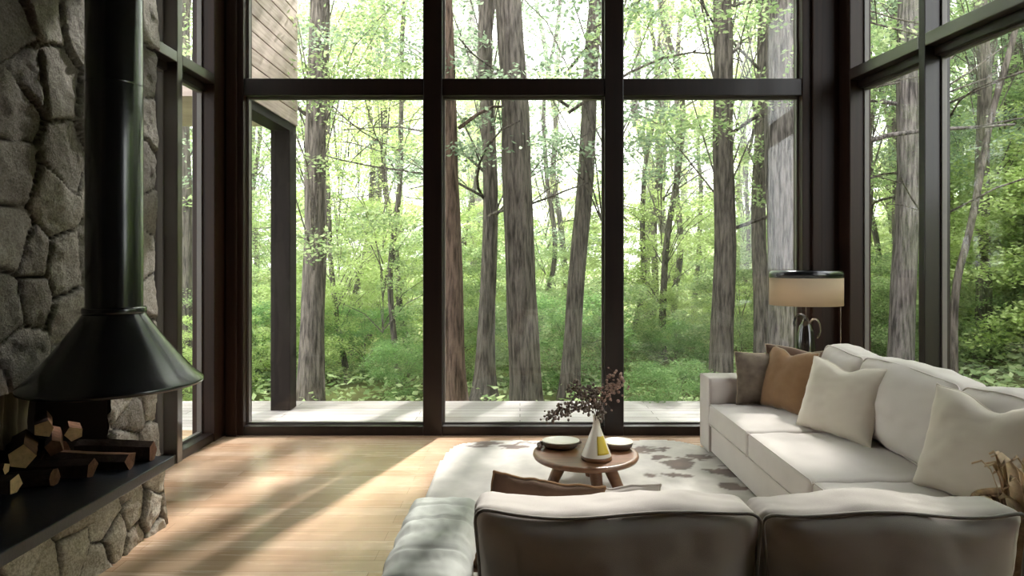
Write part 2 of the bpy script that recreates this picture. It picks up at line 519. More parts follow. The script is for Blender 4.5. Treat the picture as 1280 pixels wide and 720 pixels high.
# ------------------------------------------------------------------ stonework
def fbm(x, y, z, o=4):
    return noise.fractal((x, y, z), .8, 2.1, o)


def stone_patch(name, u0, u1, v0, v1, res, to_world, seeds, mat, depth=.05, joint=.016, hole=None, seed=3, parent=None):
    rng = np.random.default_rng(seed)
    nu = int((u1-u0)/res)+1; nv = int((v1-v0)/res)+1
    us = np.linspace(u0, u1, nu); vs = np.linspace(v0, v1, nv)
    U, Vv = np.meshgrid(us, vs, indexing='ij')
    U = U.ravel(); Vv = Vv.ravel()
    wu = np.array([fbm(a*3.2, b*3.2, 1.7, 3) for a, b in zip(U, Vv)])
    wv = np.array([fbm(a*3.2, b*3.2, 9.1, 3) for a, b in zip(U, Vv)])
    PU = U + .016*wu; PV = Vv + .016*wv
    S = np.array(seeds)
    d = np.sqrt((PU[:, None]-S[None, :, 0])**2 + ((PV[:, None]-S[None, :, 1])*.86)**2)
    idx = np.argsort(d, axis=1)[:, :2]
    f1 = d[np.arange(len(U)), idx[:, 0]]; f2 = d[np.arange(len(U)), idx[:, 1]]
    dS = S[idx[:, 0]] - S[idx[:, 1]]; sep = np.sqrt(dS[:, 0]**2 + (dS[:, 1]*.86)**2)
    e = (f2**2-f1**2)/(2*sep)                     # distance to the joint line
    k = np.clip(e/joint, 0, 1); k = k*k*(3-2*k)
    k2 = np.clip(e/.06, 0, 1)
    tu = rng.uniform(-.15, .15, len(S)); tv = rng.uniform(-.11, .11, len(S)); off = rng.uniform(-.004, .016, len(S)); cc = rng.uniform(0, 1, len(S))
    i0 = idx[:, 0]
    rough = np.array([abs(fbm(a*5, b*5, c*7.0, 5)) for a, b, c in zip(U, Vv, cc[i0])])
    rough2 = np.array([fbm(a*16 + b*6, b*16, c*3.0, 4) for a, b, c in zip(U, Vv, cc[i0])])
    h = k*(np.maximum(.014, depth*.8 + off[i0] + (PU-S[i0, 0])*tu[i0] + (PV-S[i0, 1])*tv[i0]) + .008*np.sqrt(k2) - .014*rough + .004*rough2) + .002*rough2
    h = np.clip(h, -.01, depth*1.9)
    W = np.array([to_world(a, b, c) for a, b, c in zip(U, Vv, h)])
    I = np.arange(nu*nv).reshape(nu, nv)
    q = np.stack([I[:-1, :-1], I[1:, :-1], I[1:, 1:], I[:-1, 1:]], -1).reshape(-1, 4)
    if hole:
        cu = U[q].mean(1); cv = Vv[q].mean(1)
        q = q[~((cu > hole[0]) & (cu < hole[1]) & (cv > hole[2]) & (cv < hole[3]))]
    me = np_mesh(W, q, name)
    a = me.attributes.new('cell', 'FLOAT', 'POINT'); a.data.foreach_set('value', cc[i0].astype(np.float32))
    a = me.attributes.new('joint', 'FLOAT', 'POINT'); a.data.foreach_set('value', (1-np.clip((e-joint*.25)/(joint*.5), 0, 1)).astype(np.float32))
    return link(name, me, mat, parent, smooth=True)


WX = -2.745
def onwall(px, py):
    y = -WX*F/(VX-px)
    return (y, EH-(py-VY)/F*y)

seen = [(63, 100), (10, 130), (28, 88), (10, 40), (52, 14), (92, 28), (12, 215), (75, 196), (60, 252), (14, 300), (34, 322), (72, 335), (34, 372), (82, 402), (24, 445), (2, 385), (85, 455),
        (184, 22), (180, 95), (186, 150), (178, 215), (187, 262), (180, 320), (187, 372), (180, 420), (165, 520), (186, 500), (183, 555), (160, 560), (150, 480),
        (120, 60), (118, 150), (122, 240), (115, 320), (125, 400), (148, 20), (150, 110), (146, 200), (150, 300)]
seeds = [onwall(*p) for p in seen]
rs = np.random.default_rng(5)
tries = 0
while tries < 6000:
    tries += 1
    c = (rs.uniform(1.5, 4.95), rs.uniform(-.1, 5.7))
    if c[0] > 3.42 and .6 < c[1] < 3.4 and rs.random() < .97: continue
    if all(math.hypot((c[0]-s[0])*1.15, (c[1]-s[1])) > .34 for s in seeds): seeds.append(c)
NY0, NY1, NZ0, NZ1 = 2.9, 4.36, .0, .90
wall = empty('wall_left', (0, 0, 0), kind='structure')
wall['kind'] = 'structure'
stone_patch('stone_face', 1.6, 4.9, 0.0, ZT, .016, lambda u, v, h: (WX + h, u, v), seeds, M['stone'], depth=.03, joint=.011, hole=(NY0, NY1, -.1, NZ1), parent=wall)
bk = MB()
bk.box(-3.35, WX, NY1, 4.885, 0, ZT); bk.box(-3.35, WX, 1.6, NY0, 0, ZT); bk.box(-3.35, WX, NY0, NY1, NZ1, ZT)
bk.build('core', M['niche'], wall)
nb = MB(); nb.box(-3.35, -3.22, NY0, NY1, 0, NZ1)
nb.box(-3.22, -2.76, NY0, NY1, .30, .404)
nb.build('firebox_back', M['niche'], wall)
# rough end of the chimney seen edge-on beside the glazing
seeds_e = [(a + b*.0, z) for z in np.arange(.1, 5.7, .3) for a, b in ((-3.2 + .12*math.sin(z*9), 0), (-2.9 + .1*math.cos(z*7), 0))]
stone_patch('stone_return', -3.35, -2.735, 0.0, ZT, .02, lambda u, v, h: (u, 4.885 + h*.6, v), seeds_e, M['stone'], depth=.04, parent=wall, seed=9)
# weathered upright boards at the back of the firebox
mb = MB(); y = 3.05
v = []; f = []
ny, nz = 160, 24
for i in range(ny+1):
    for k in range(nz+1):
        yy = NY0 + (4.21-NY0)*i/ny; zz = .41 + (.885-.41)*k/nz
        x = -3.16 + .035*math.sin(yy*62 + .6*math.sin(zz*7+yy*4)) + .02*fbm(yy*9, zz*3, 0)
        v.append((x, yy, zz))
for i in range(ny):
    for k in range(nz):
        a = i*(nz+1)+k
        f.append((a, a+nz+1, a+nz+2, a+1))
link('firebox_lining', mesh(v, f), M['pleat'], wall, smooth=True)

# hearth: stone plinth and the black slab
hearth = empty('hearth', (-2.45, 2.9, 0), label='raised fireside hearth, black slab on a pale fieldstone plinth', cat='hearth')
def hl(o):
    o.location = (2.45, -2.9, 0); return o
ps = []
tries = 0
while tries < 4000:
    tries += 1
    c = (rs.uniform(1.4, 4.05), rs.uniform(-.05, .4))
    if all(math.hypot((c[0]-s[0]), (c[1]-s[1])*1.1) > .185 for s in ps): ps.append(c)
hl(stone_patch('plinth_face', 1.5, 3.97, 0, .345, .009, lambda u, v, h: (-2.175 + h, u, v), ps, M['stone2'], depth=.03, joint=.012, parent=hearth, seed=21))
ps2 = [(a, z) for a in (-2.65, -2.48, -2.3, -2.12) for z in (.05, .2, .33)]
hl(stone_patch('plinth_end', -2.74, -2.155, 0, .345, .012, lambda u, v, h: (u, 3.95 + h*.7, v), ps2, M['stone2'], depth=.03, joint=.012, parent=hearth, seed=22))
hl(MB().box(-2.73, -2.178, 1.5, 3.95, 0, .344).build('plinth_core', M['stone2'], hearth))
for ch in [hearth.children[-1]]:
    pass
hl(MB().box(-2.715, -2.118, 1.45, 4.02, .346, .405).build('slab', M['slab'], hearth, bevel=.006))

# ------------------------------------------------------------------ suspended stove hood
hood = empty('fireplace_hood', (-2.225, 3.60, .92), label='black steel cone-shaped fireplace hood hanging over the hearth on a thick flue pipe', cat='fireplace hood')
R = .442
prof = [(R-.012, -.004), (R, 0), (R, .016), (R-.004, .022), (R-.05, .062), (.30, .175), (.235, .262), (.18, .345), (.148, .395), (.143, .40)]
inner = [(.135, .40), (.17, .335), (.29, .17), (R-.03, .03), (R-.012, -.004)]
MB().lathe(inner + prof[1:], 96).build('hood_cone', M['steel'], hood, smooth=True)
MB().lathe([(.139, .39), (.152, .392), (.155, .40), (.155, .42), (.150, .428), (.139, .43)], 64).build('collar', M['steel'], hood, smooth=True)
pp = [(.138, .40), (.138, ZT-.92-.02)]
MB().lathe([(.138, 1.640), (.1392, 1.641), (.1392, 1.647), (.138, 1.648)], 64).build('joint_ring', M['steel'], hood)
MB().lathe(pp, 96, cap1=True).build('flue_pipe', M['steel'], hood, smooth=True)
MB().lathe([(.139, ZT-.92-.03), (.24, ZT-.92-.03), (.24, ZT-.921)], 64).build('ceiling_collar', M['steel'], hood)

# ------------------------------------------------------------------ firewood
def log(p0, p1, r, label, kind='split', seed=0, bright=False, roll=0.0):
    rg = random.Random(seed)
    p0 = Vector(p0); p1 = Vector(p1); mid = (p0+p1)/2; L = (p1-p0).length
    d = (p1-p0).normalized()
    a = d.cross(Vector((0, 0, 1))).normalized(); b = a.cross(d)
    wedge = kind == 'split'
    k = 5 if wedge else 9
    base = []
    for i in range(k):
        t = 2*math.pi*i/k + roll
        rr = r*(1+.12*rg.uniform(-1, 1))
        if wedge:
            t += math.pi/5*(seed % 2)+rg.uniform(-.22, .22); rr *= 1.08
        base.append((math.cos(t)*rr, math.sin(t)*rr))
    V = []; Fc = []; MI = []
    n = 10
    for j in range(n+1):
        s = j/n
        for i, (x, y) in enumerate(base):
            w = 1 + .08*fbm(i*.7, s*3, seed*1.3)
            ex = .012*fbm(i*1.1, seed, 5) if j in (0, n) else 0
            V.append(d*((s-.5)*L+ex) + a*(x*w) + b*(y*w) + b*.01*math.sin(s*3+seed))
    for j in range(n):
        for i in range(k):
            i2 = (i+1) % k
            Fc.append((j*k+i, j*k+i2, (j+1)*k+i2, (j+1)*k+i)); MI.append(1 if (wedge and i in (1, 2)) else 0)
    for j, rev in ((0, True), (n, False)):
        c = len(V); V.append(d*((j/n-.5)*L))
        for i in range(k):
            i2 = (i+1) % k
            Fc.append((c, j*k+i2, j*k+i) if rev else (c, j*k+i, j*k+i2)); MI.append(2)
    me = mesh(V, Fc)
    o = link('firewood_log', me, [M['bark'], M['split'], M['endw'] if bright else M['split']], None, mid)
    me.polygons.foreach_set('material_index', np.array(MI, dtype=np.int32))
    return tag(o, label, 'log', 'firewood on the hearth')

Z0 = .407
log((-2.63, 3.90, Z0+.055), (-2.20, 3.93, Z0+.055), .056, 'split firewood log at the far end of the hearth, nearest the slab corner', seed=1)
log((-2.70, 3.76, Z0+.052), (-2.24, 3.775, Z0+.052), .054, 'split firewood log lying second from the far end of the hearth', seed=2)
log((-2.90, 3.60, Z0+.05), (-2.36, 3.62, Z0+.05), .052, 'long split log with a reddish top lying across the hearth middle', seed=3)
log((-2.86, 3.44, Z0+.045), (-2.46, 3.47, Z0+.045), .046, 'dark log low on the hearth in front of the long reddish one', 'round', seed=4)
log((-3.05, 3.95, Z0+.06), (-2.72, 3.90, Z0+.06), .06, 'dark log at the back of the firebox beneath the stack', 'round', seed=12)
log((-3.0, 3.74, Z0+.05), (-2.76, 3.78, Z0+.05), .05, 'short dark log tucked behind at the firebox mouth', 'round', seed=13)
log((-2.85, 3.29, Z0+.045), (-2.56, 3.33, Z0+.045), .047, 'tan-ended split log at the near left of the pile', seed=5, bright=True)
log((-2.86, 3.28, Z0+.125), (-2.63, 3.36, Z0+.125), .03, 'thin pale stick on top of the tan-ended near log', seed=6, bright=True)
log((-2.90, 3.84, Z0+.135), (-2.66, 3.50, Z0+.145), .062, 'brightest log of the pile, pale cut end facing the room', seed=7, bright=True)
log((-2.82, 3.97, Z0+.145), (-2.63, 3.70, Z0+.150), .043, 'small dark-ended split log beside the bright one', seed=8)
log((-2.91, 4.00, Z0+.235), (-2.73, 3.76, Z0+.235), .047, 'topmost log of the pile with a tan cut end', seed=9, bright=True)
log((-2.78, 4.07, Z0+.165), (-2.64, 3.88, Z0+.165), .042, 'small tan-ended log at the right of the stack top', seed=10, bright=True)


# ------------------------------------------------------------------ soft furnishings
def soft_box(sx, sy, sz, r=.04, bulge=(.0, .0, .02), wr=.004, seed=0, n=22, wfreq=7, shape=None):
    """Upholstered block centred on the origin: rounded edges, bulging faces, light wrinkles."""
    S = np.array((sx, sy, sz))/2
    verts = {}; V = []; Fc = []
    def key(p): return tuple(np.round(p, 5))
    def vid(p):
        q = key(p)
        if q not in verts:
            verts[q] = len(V); V.append(p)
        return verts[q]
    g = np.linspace(-1, 1, n+1)
    g = np.sign(g)*(1-(1-np.abs(g))**1.25)
    for ax in range(3):
        for sg in (-1, 1):
            u, w = [(1, 2), (2, 0), (0, 1)][ax]
            ids = [[0]*(n+1) for _ in range(n+1)]
            for i in range(n+1):
                for j in range(n+1):
                    p = np.zeros(3); p[ax] = sg; p[u] = g[i]; p[w] = g[j]
                    ids[i][j] = vid(p)
            for i in range(n):
                for j in range(n):
                    q = (ids[i][j], ids[i+1][j], ids[i+1][j+1], ids[i][j+1])
                    Fc.append(q if sg > 0 else q[::-1])
    out = []
    for p in V:
        P = p*S
        c = np.clip(P, -(S-r), S-r)
        dd = P-c; L = np.linalg.norm(dd)
        if L > 1e-9: P = c + dd/L*r
        q = np.clip(P/S, -1, 1)
        for ax in range(3):
            u, w = [(1, 2), (2, 0), (0, 1)][ax]
            k = (1-q[u]**2)*(1-q[w]**2)
            P[ax] += np.sign(q[ax])*abs(q[ax])**3*bulge[ax]*k
        wn = fbm(P[0]*wfreq+seed*3.1, P[1]*wfreq, P[2]*wfreq+seed, 3)
        Ln = np.linalg.norm(p)
        P = P + p/Ln*wr*wn
        if shape: P = np.array(shape(P, q))
        out.append(P)
    me = mesh(out, Fc)
    me.polygons.foreach_set('use_smooth', np.ones(len(Fc), dtype=bool))
    return me


def edge_loop(sx, sz, y, r=.03, n=10, push=0.0, f=None):
    """Rounded rectangle in the xz plane, for piping."""
    pts = []
    hx, hz = sx/2-r, sz/2-r
    for cx, cz, a0 in ((hx, hz, 0), (-hx, hz, 90), (-hx, -hz, 180), (hx, -hz, 270)):
        for k in range(5):
            a = math.radians(a0+90*k/4)
            pts.append(Vector((cx+r*math.cos(a), y, cz+r*math.sin(a))))
    full = []
    for i in range(len(pts)):
        a, b = pts[i], pts[(i+1) % len(pts)]
        m = max(1, int((b-a).length/.04))
        for k in range(m): full.append(a.lerp(b, k/m))
    return [Vector(f(p)) for p in full] if f else full


def pillow(name, w, h, t, mat, base, wdir, lean, label, group=None, pip=None, seed=0, chop=0.0, roll=0.0, droop=0.0):
    """Scatter cushion: base = middle of its bottom edge, wdir = direction of its width in plan, lean = how far its top moves back."""
    n = 34
    def pt(u, v, side):
        au, av = abs(u), abs(v)
        pin_u = 1-.075*(1-v*v)**1.0*0 - .07*(1-v*v)*au**2
        pin_v = 1 - .07*(1-u*u)*av**2
        x = u*w/2*pin_u; z = v*h/2*pin_v
        if v > 0 and chop: z -= chop*math.exp(-(u/.33)**2)*v**2
        k = max(0.0, (1-au**2.6)*(1-av**2.6))
        th = t/2*k**.52
        th *= 1 + .10*fbm(u*2.2+seed, v*2.2, side*2+seed, 3)
        if v > .2 and chop: th *= 1 - .35*math.exp(-(u/.25)**2)*(v-.2)
        th += .004*fbm(u*7, v*7, seed+side, 2)*k
        x += .006*fbm(v*3, seed, 1); z += .008*fbm(u*3, seed, 4)
        z -= droop*max(0, v)*u*u
        return (x, side*th, z)
    V = []; Fc = []
    g = [math.sin(math.pi/2*(2*i/n-1)) for i in range(n+1)]
    idx = {}
    for side in (-1, 1):
        for i in range(n+1):
            for j in range(n+1):
                edge = i in (0, n) or j in (0, n)
                if edge and side == 1: idx[(side, i, j)] = idx[(-1, i, j)]; continue
                idx[(side, i, j)] = len(V)
                V.append(pt(g[i], g[j], side) if not edge else (lambda p: (p[0], 0, p[2]))(pt(g[i], g[j], -1)))
    for side in (-1, 1):
        for i in range(n):
            for j in range(n):
                q = (idx[(side, i, j)], idx[(side, i+1, j)], idx[(side, i+1, j+1)], idx[(side, i, j+1)])
                Fc.append(q if side < 0 else q[::-1])
    d = Vector((wdir[0], wdir[1], 0)).normalized(); nb = Vector((-d.y, d.x, 0))      # back direction
    up = (Vector((0, 0, 1)) + nb*lean).normalized()
    nn = up.cross(d).normalized()     # local +y
    mt = Matrix((d, nn, up)).transposed().to_4x4()
    mt = mt @ Matrix.Rotation(roll, 4, 'Y')
    c = Vector(base) + up*h/2
    root = empty(name, base, label=label, cat='cushion', group=group)
    loc = Matrix.Translation(c-Vector(base)) @ mt
    o = link('cover', mesh([loc @ Vector(v) for v in V], Fc), mat, root, smooth=True)
    ring = [V[idx[(-1, i, 0)]] for i in range(n)] + [V[idx[(-1, n, j)]] for j in range(n)] + [V[idx[(-1, i, n)]] for i in range(n, 0, -1)] + [V[idx[(-1, 0, j)]] for j in range(n, 0, -1)]
    mb = MB(); mb.tube([loc @ Vector(p) for p in ring], .0045, 6, closed=True)
    mb.build('piping', pip or mat, root, smooth=True)
    return root


# right sofa ------------------------------------------------------------------
SX0 = 1.545
sofa = empty('sectional_sofa', (2.15, 4.2, .014), label='long cream linen sofa along the right-hand windows, seats facing the table', cat='sofa')
def pl(o, root=sofa):
    o.location = tuple(Vector(o.location) - root.location); return o
Y1 = 5.63; Y0 = 2.86
base = MB().box(SX0+.03, 2.78, Y0, Y1-.26, .03, .255)
pl(base.build('base', M['linen'], sofa, bevel=.012))
pan = MB().box(SX0+.012, SX0+.035, Y0+.02, Y1-.285, .045, .25)
pl(pan.build('front_panel', M['linen'], sofa, bevel=.01))
pl(MB().box(SX0+.06, 2.74, Y0+.04, Y1-.05, .0, .03).build('plinth', M['frame'], sofa))
a = link('arm', soft_box(1.24, .262, .61, .018, (.004, .004, .004), .002, 3), M['linen'], sofa, (SX0+.62, Y1-.131, .335)); pl(a)
lp = edge_loop(.258, .604, 0, .02)
pp_ = MB().tube([Vector((SX0+.004, Y1-.131+p.x, .335+p.z)) for p in lp], .0045, 6, closed=True)
pl(pp_.build('arm_piping', M['linen'], sofa, smooth=True))
bkf = link('back_frame', soft_box(.24, Y1-Y0-.262, .74, .03, (.005, .005, .01), .003, 5), M['linen'], sofa, (2.70, (Y1-.262+Y0)/2, .40)); pl(bkf)
ys = [(5.366, 4.462), (4.458, 3.472), (3.468, 2.87)]
for i, (a, b) in enumerate(ys):
    L = a-b
    c = link('seat_cushion', soft_box(.82, L-.008, .176, .028, (.006, .004, .018), .006, 10+i, n=26), M['linen'], sofa, (SX0-.005+.41-.0*i, (a+b)/2, .348)); pl(c)
    lp = edge_loop(L-.012, .168, 0, .026)
    mb = MB().tube([Vector((SX0+.000, (a+b)/2+p.x, .348+p.z)) for p in lp], .0045, 6, closed=True)
    q = mb.build('piping', M['linen'], c, smooth=True); q.location = tuple(-(c.location + sofa.location))
for i, (a, b) in enumerate([(5.03, 4.48), (4.47, 3.50), (3.47, 2.88)]):
    L = a-b+.03
    def lean(P, q):
        return (P[0] + .22*(P[2]) , P[1], P[2] + .012*math.sin(q[1]*2.5+i))
    c = link('back_cushion', soft_box(.23, L, .50, .07, (.05, .01, .015), .012, 30+i, n=26, wfreq=5, shape=lean), M['linen'], sofa, (2.375, (a+b)/2, .70)); pl(c)
    lp = edge_loop(L*.985, .49, 0, .05)
    mb = MB().tube([Vector((-.06+.22*p.z*0-.0, p.x, p.z)) + Vector((.22*p.z-.02, 0, .012*math.sin(p.x/(L/2)*2.5+i))) for p in lp], .005, 6, closed=True)
    mb.build('piping', M['linen'], c, smooth=True)

pillow('scatter_cushion', .46, .42, .15, M['plaid'], (1.97, 5.26, .445), (1, -.10), .15, 'mottled grey-brown cushion leaning on the arm of the long sofa', 'scatter cushions on the long sofa', M['piping'], 3)
pillow('scatter_cushion', .70, .43, .15, M['brown'], (2.26, 5.10, .50), (.85, -.50), .22, 'dark brown cushion with tan edging behind the tan one', 'scatter cushions on the long sofa', M['piping'], 4, chop=.03)
pillow('scatter_cushion', .50, .49, .16, M['tan'], (2.00, 5.06, .445), (.36, -.95), .32, 'plain tan-brown cushion in front of the dark brown one', 'scatter cushions on the long sofa', M['piping'], 5, chop=.04)
pillow('scatter_cushion', .63, .50, .17, M['cream'], (2.05, 4.33, .445), (.33, -.95), .34, 'large cream cushion with a chopped top next to the tan one', 'scatter cushions on the long sofa', M['cream'], 6, chop=.05)
pillow('scatter_cushion', .66, .53, .18, M['cream'], (2.14, 3.10, .445), (.30, -.95), .34, 'large cream cushion alone at the near end of the long sofa', 'scatter cushions on the long sofa', M['cream'], 7, chop=.06)

# front sofa, seen from behind --------------------------------------------------
fs = empty('sofa', (.6, 2.3, .0), label='grey-white sofa in front seen from behind, two plump back cushions', cat='sofa')
FX0, FX1, FY0, FY1 = -.165, 1.49, 1.80, 2.74
def pf(o): return pl(o, fs)
pf(MB().box(FX0, FX1, FY0+.02, FY1-.03, .05, .27).build('base', M['linen_g'], fs, bevel=.015))
pf(MB().box(FX0+.04, FX1-.04, FY0+.06, FY1-.08, .0, .05).build('plinth', M['frame'], fs))
def crease(P, q):
    z = P[2]
    if q[2] > .5:
        for c_, w_, d_ in ((-.33, .014, .016), (-.18, .04, .006), (-.09, .012, .016), (.07, .03, .008), (.20, .010, .014), (.37, .016, .012)):
            z -= d_*math.exp(-((P[1]-c_*.9-.03*P[0])/w_)**2)*(1-q[0]**4)
    return (P[0]*(1+.03*q[1]), P[1], z)
a = link('arm', soft_box(.285, .93, .56, .06, (.01, .02, .022), .008, 41, n=84, wfreq=9, shape=crease), M['linen_s'], fs, (-.31, 2.29, .34)); pf(a)
bf = link('back_frame', soft_box(FX1-FX0, .17, .56, .04, (.0, .01, .01), .004, 42), M['linen_g'], fs, ((FX0+FX1)/2, 1.895, .33)); pf(bf)
for i, (a0, a1) in enumerate(((FX0, .655), (.66, FX1))):
    c = link('seat_cushion', soft_box(a1-a0-.006, .72, .18, .035, (.01, .01, .02), .006, 43+i), M['linen_g'], fs, ((a0+a1)/2, 2.38, .355)); pf(c)
for i, (a0, a1) in enumerate(((-.125, .712), (.735, 1.505))):
    W = a1-a0
    def flare(P, q, i=i, W=W):
        s = q[2]
        x = P[0]*(1 + (.06 if i and P[0] > 0 else .035)*s - .02*(1-s*s))
        z = P[2] + (.018*q[0]**4 if s > .3 else 0) + .010*math.sin(q[0]*4.1+i*2)*max(0, s)
        y = P[1]*(1-.25*abs(q[0])**4)
        return (x, y, z)
    c = link('back_cushion', soft_box(W, .225, .50, .05, (.015, .045, .018), .010, 50+i, n=34, wfreq=6, shape=flare), M['linen_g'], fs, ((a0+a1)/2, 2.06, .588)); pf(c)
    def ff(p):
        q = (p.x/(W/2), 0, p.z/.25)
        k = (1-q[0]**2)*(1-q[2]**2)
        s = q[2]
        return (p.x*(1+(.06 if i and p.x > 0 else .035)*s-.02*(1-s*s)), p.y, p.z + (.018*min(1, abs(q[0]))**4 if s > .3 else 0) + .010*math.sin(q[0]*4.1+i*2)*max(0, s))
    lp = edge_loop(W*1.0, .50, -.099, .045, f=ff)
    MB().tube(lp, .0055, 6, closed=True).build('piping', M['piping_g'], c, smooth=True)
pillow('throw_pillow', .40, .38, .13, M['brown'], (.06, 2.33, .475), (1, .12), -.18, 'dark brown cushion peeping over the back of the front sofa', 'cushions on the front sofa', M['tan'], 61, roll=.2)
pillow('throw_pillow', .46, .36, .14, M['linen_g'], (.28, 2.42, .43), (1, .05), -.12, 'pale grey cushion beside the dark brown one on the front sofa', 'cushions on the front sofa', M['linen_g'], 62)

# ------------------------------------------------------------------ cowhide rug
def rug():
    x0, x1, y0, y1 = -.68, 1.72, 3.05, 5.88
    res = .022
    nx, ny = int((x1-x0)/res), int((y1-y0)/res)
    cx, cy = (x0+x1)/2, (y0+y1)/2
    V = []; P = []
    blobs = [(-.62, 5.66, .10, .10), (-.30, 5.70, .20, .12), (-.08, 5.62, .16, .09), (.05, 5.74, .12, .08), (1.02, 5.52, .26, .12), (1.22, 5.18, .20, .20), (1.46, 5.30, .14, .10), (1.12, 4.86, .20, .08),
             (1.52, 4.95, .16, .14), (1.5, 4.6, .10, .1), (.9, 5.64, .12, .07), (1.62, 4.2, .1, .2), (.2, 3.6, .2, .12)]
    for i in range(nx+1):
        for j in range(ny+1):
            x = x0+(x1-x0)*i/nx; y = y0+(y1-y0)*j/ny
            m = 0
            for bx_, by_, rx, ry in blobs:
                dd = math.hypot((x-bx_)/rx, (y-by_)/ry)
                m = max(m, 1.25-dd)
            if m > 0: m += .9*fbm(x*6, y*11, 3, 5)*min(1, m*3)
            P.append(min(1, max(0, (m-.45)/.12)))
            V.append((x-cx, y-cy, .012 + .002*fbm(x*3, y*3, 1, 2)))
    I = np.arange((nx+1)*(ny+1)).reshape(nx+1, ny+1)
    q = np.stack([I[:-1, :-1], I[1:, :-1], I[1:, 1:], I[:-1, 1:]], -1).reshape(-1, 4)
    Va = np.array(V)
    cc = Va[q].mean(1)
    ang = np.arctan2(cc[:, 1]/((y1-y0)/2), cc[:, 0]/((x1-x0)/2))
    rad = np.maximum(np.abs(cc[:, 0]/((x1-x0)/2)), np.abs(cc[:, 1]/((y1-y0)/2)))
    lim = np.array([.955 + .045*fbm(math.cos(a)*2.5, math.sin(a)*2.5, 8, 3) for a in ang])
    corner = (np.abs(cc[:, 0]/((x1-x0)/2))**6 + np.abs(cc[:, 1]/((y1-y0)/2))**6)**(1/6)
    q = q[corner < lim]
    me = np_mesh(Va, q, 'rug')
    at_ = me.attributes.new('patch', 'FLOAT', 'POINT'); at_.data.foreach_set('value', np.array(P, dtype=np.float32))
    o = link('cowhide_rug', me, M['rug'], None, (cx, cy, 0), smooth=True)
    s = o.modifiers.new('thick', 'SOLIDIFY'); s.thickness = .008; s.offset = -1
    tag(o, 'pale cowhide rug with brown patches lying under the round table', 'rug')
rug()

# ------------------------------------------------------------------ round coffee table
TC = Vector((.462, 4.62, .014))
tb = empty('coffee_table', TC, label='low round wooden coffee table with splayed legs on the hide rug', cat='coffee table')
MB().lathe([(.001, .20), (.34, .20), (.364, .208), (.371, .222), (.368, .236), (.355, .242), (.335, .238), (.001, .236)], 80).build('tabletop', M['walnut'], tb, smooth=True)
MB().lathe([(.001, .168), (.22, .168), (.235, .176), (.235, .20)], 60).build('apron', M['walnut'], tb, smooth=True)
for (fx, fy, tx, ty) in ((-.235, .05, -.15, .03), (.07, -.09-.06, .05, -.09), (.225, -.10, .14, -.06), (.06, .24, .04, .14)):
    n = 8; pts = []; rr = []
    for k in range(n+1):
        s = k/n
        pts.append((tx+(fx-tx)*s, ty+(fy-ty)*s, .195*(1-s)+.0)); rr.append(.048-.010*s)
    MB().tube(pts, rr, 10).build('leg', M['walnut'], tb, smooth=True)

TT = TC.z + .2375
def dish(x, y, r, label, name, sx=1.0, sy=1.0):
    e = empty(name, (x, y, TT), label=label, cat='dish', group='dishes on the coffee table')
    MB().lathe([(.001, 0), (r*.72, 0), (r*.93, .02), (r, .045), (r*.985, .048), (r*.93, .040), (r*.92, .034)], 56, sx=sx, sy=sy).build('dish_body', M['bowl'], e, smooth=True)
    MB().lathe([(r*.965, .049), (r*1.0, .052), (r*.99, .056), (r*.93, .054), (r*.7, .046), (.001, .044)], 56, sx=sx, sy=sy).build('glazed_top', M['ivory'], e, smooth=True)
    return e
dish(.295, 4.735, .135, 'oval dark-sided dish with an ivory top at the left of the coffee table', 'shallow_dish', 1.0, .8)
dish(.705, 4.71, .105, 'smaller round ivory-topped dish at the right of the coffee table', 'shallow_dish')

# beaded garland behind the left dish
g = MB()
for k in range(26):
    t = k/25
    a = math.pi*(1.12 - .95*t)
    x = .30+.165*math.cos(a); y = 4.735+.135*math.sin(a)
    g.blob((x, y, TT+.016+.006*math.sin(k*2.1)), .014+.003*math.sin(k*1.7), seg=8, rings=5)
tag(g.build('bead_garland', M['seed'], smooth=True), 'garland of dark beads curved behind the left dish on the coffee table', 'garland')

# flask vase with budding branches
vb = Vector((.520, 4.465, TT))
vase = empty('vase', vb, label='cone-shaped ivory vase with a yellow label on the coffee table', cat='vase')
vp = [(.001, 0), (.098, 0), (.105, .008), (.100, .03), (.072, .10), (.046, .17), (.028, .215), (.023, .25), (.022, .285), (.027, .295), (.022, .296), (.018, .28), (.018, .24)]
MB().lathe(vp, 56).build('vase_body', M['ivory'], vase, smooth=True)
MB().lathe([(.001, .001), (.1, -.001+.001), (.1065, .006), (.104, .022), (.101, .028)], 56).build('foot_band', M['walnut'], vase, smooth=True)
# label: a curved patch following the flask
v = []; f = []
for i in range(9):
    for k in range(9):
        a = math.radians(-92 + 62*i/8); z = .05+.115*k/8
        r = float(np.interp(z, [.03, .10, .17], [.100, .072, .046])) + .002
        v.append((r*math.cos(a), r*math.sin(a), z))
for i in range(8):
    for k in range(8):
        q = i*9+k; f.append((q, q+9, q+10, q+1))
lb = link('label', mesh(v, f), M['yellow'], vase, smooth=True)
lb['label'] = 'yellow label'
sm = lb.modifiers.new('thick', 'SOLIDIFY'); sm.thickness = .002

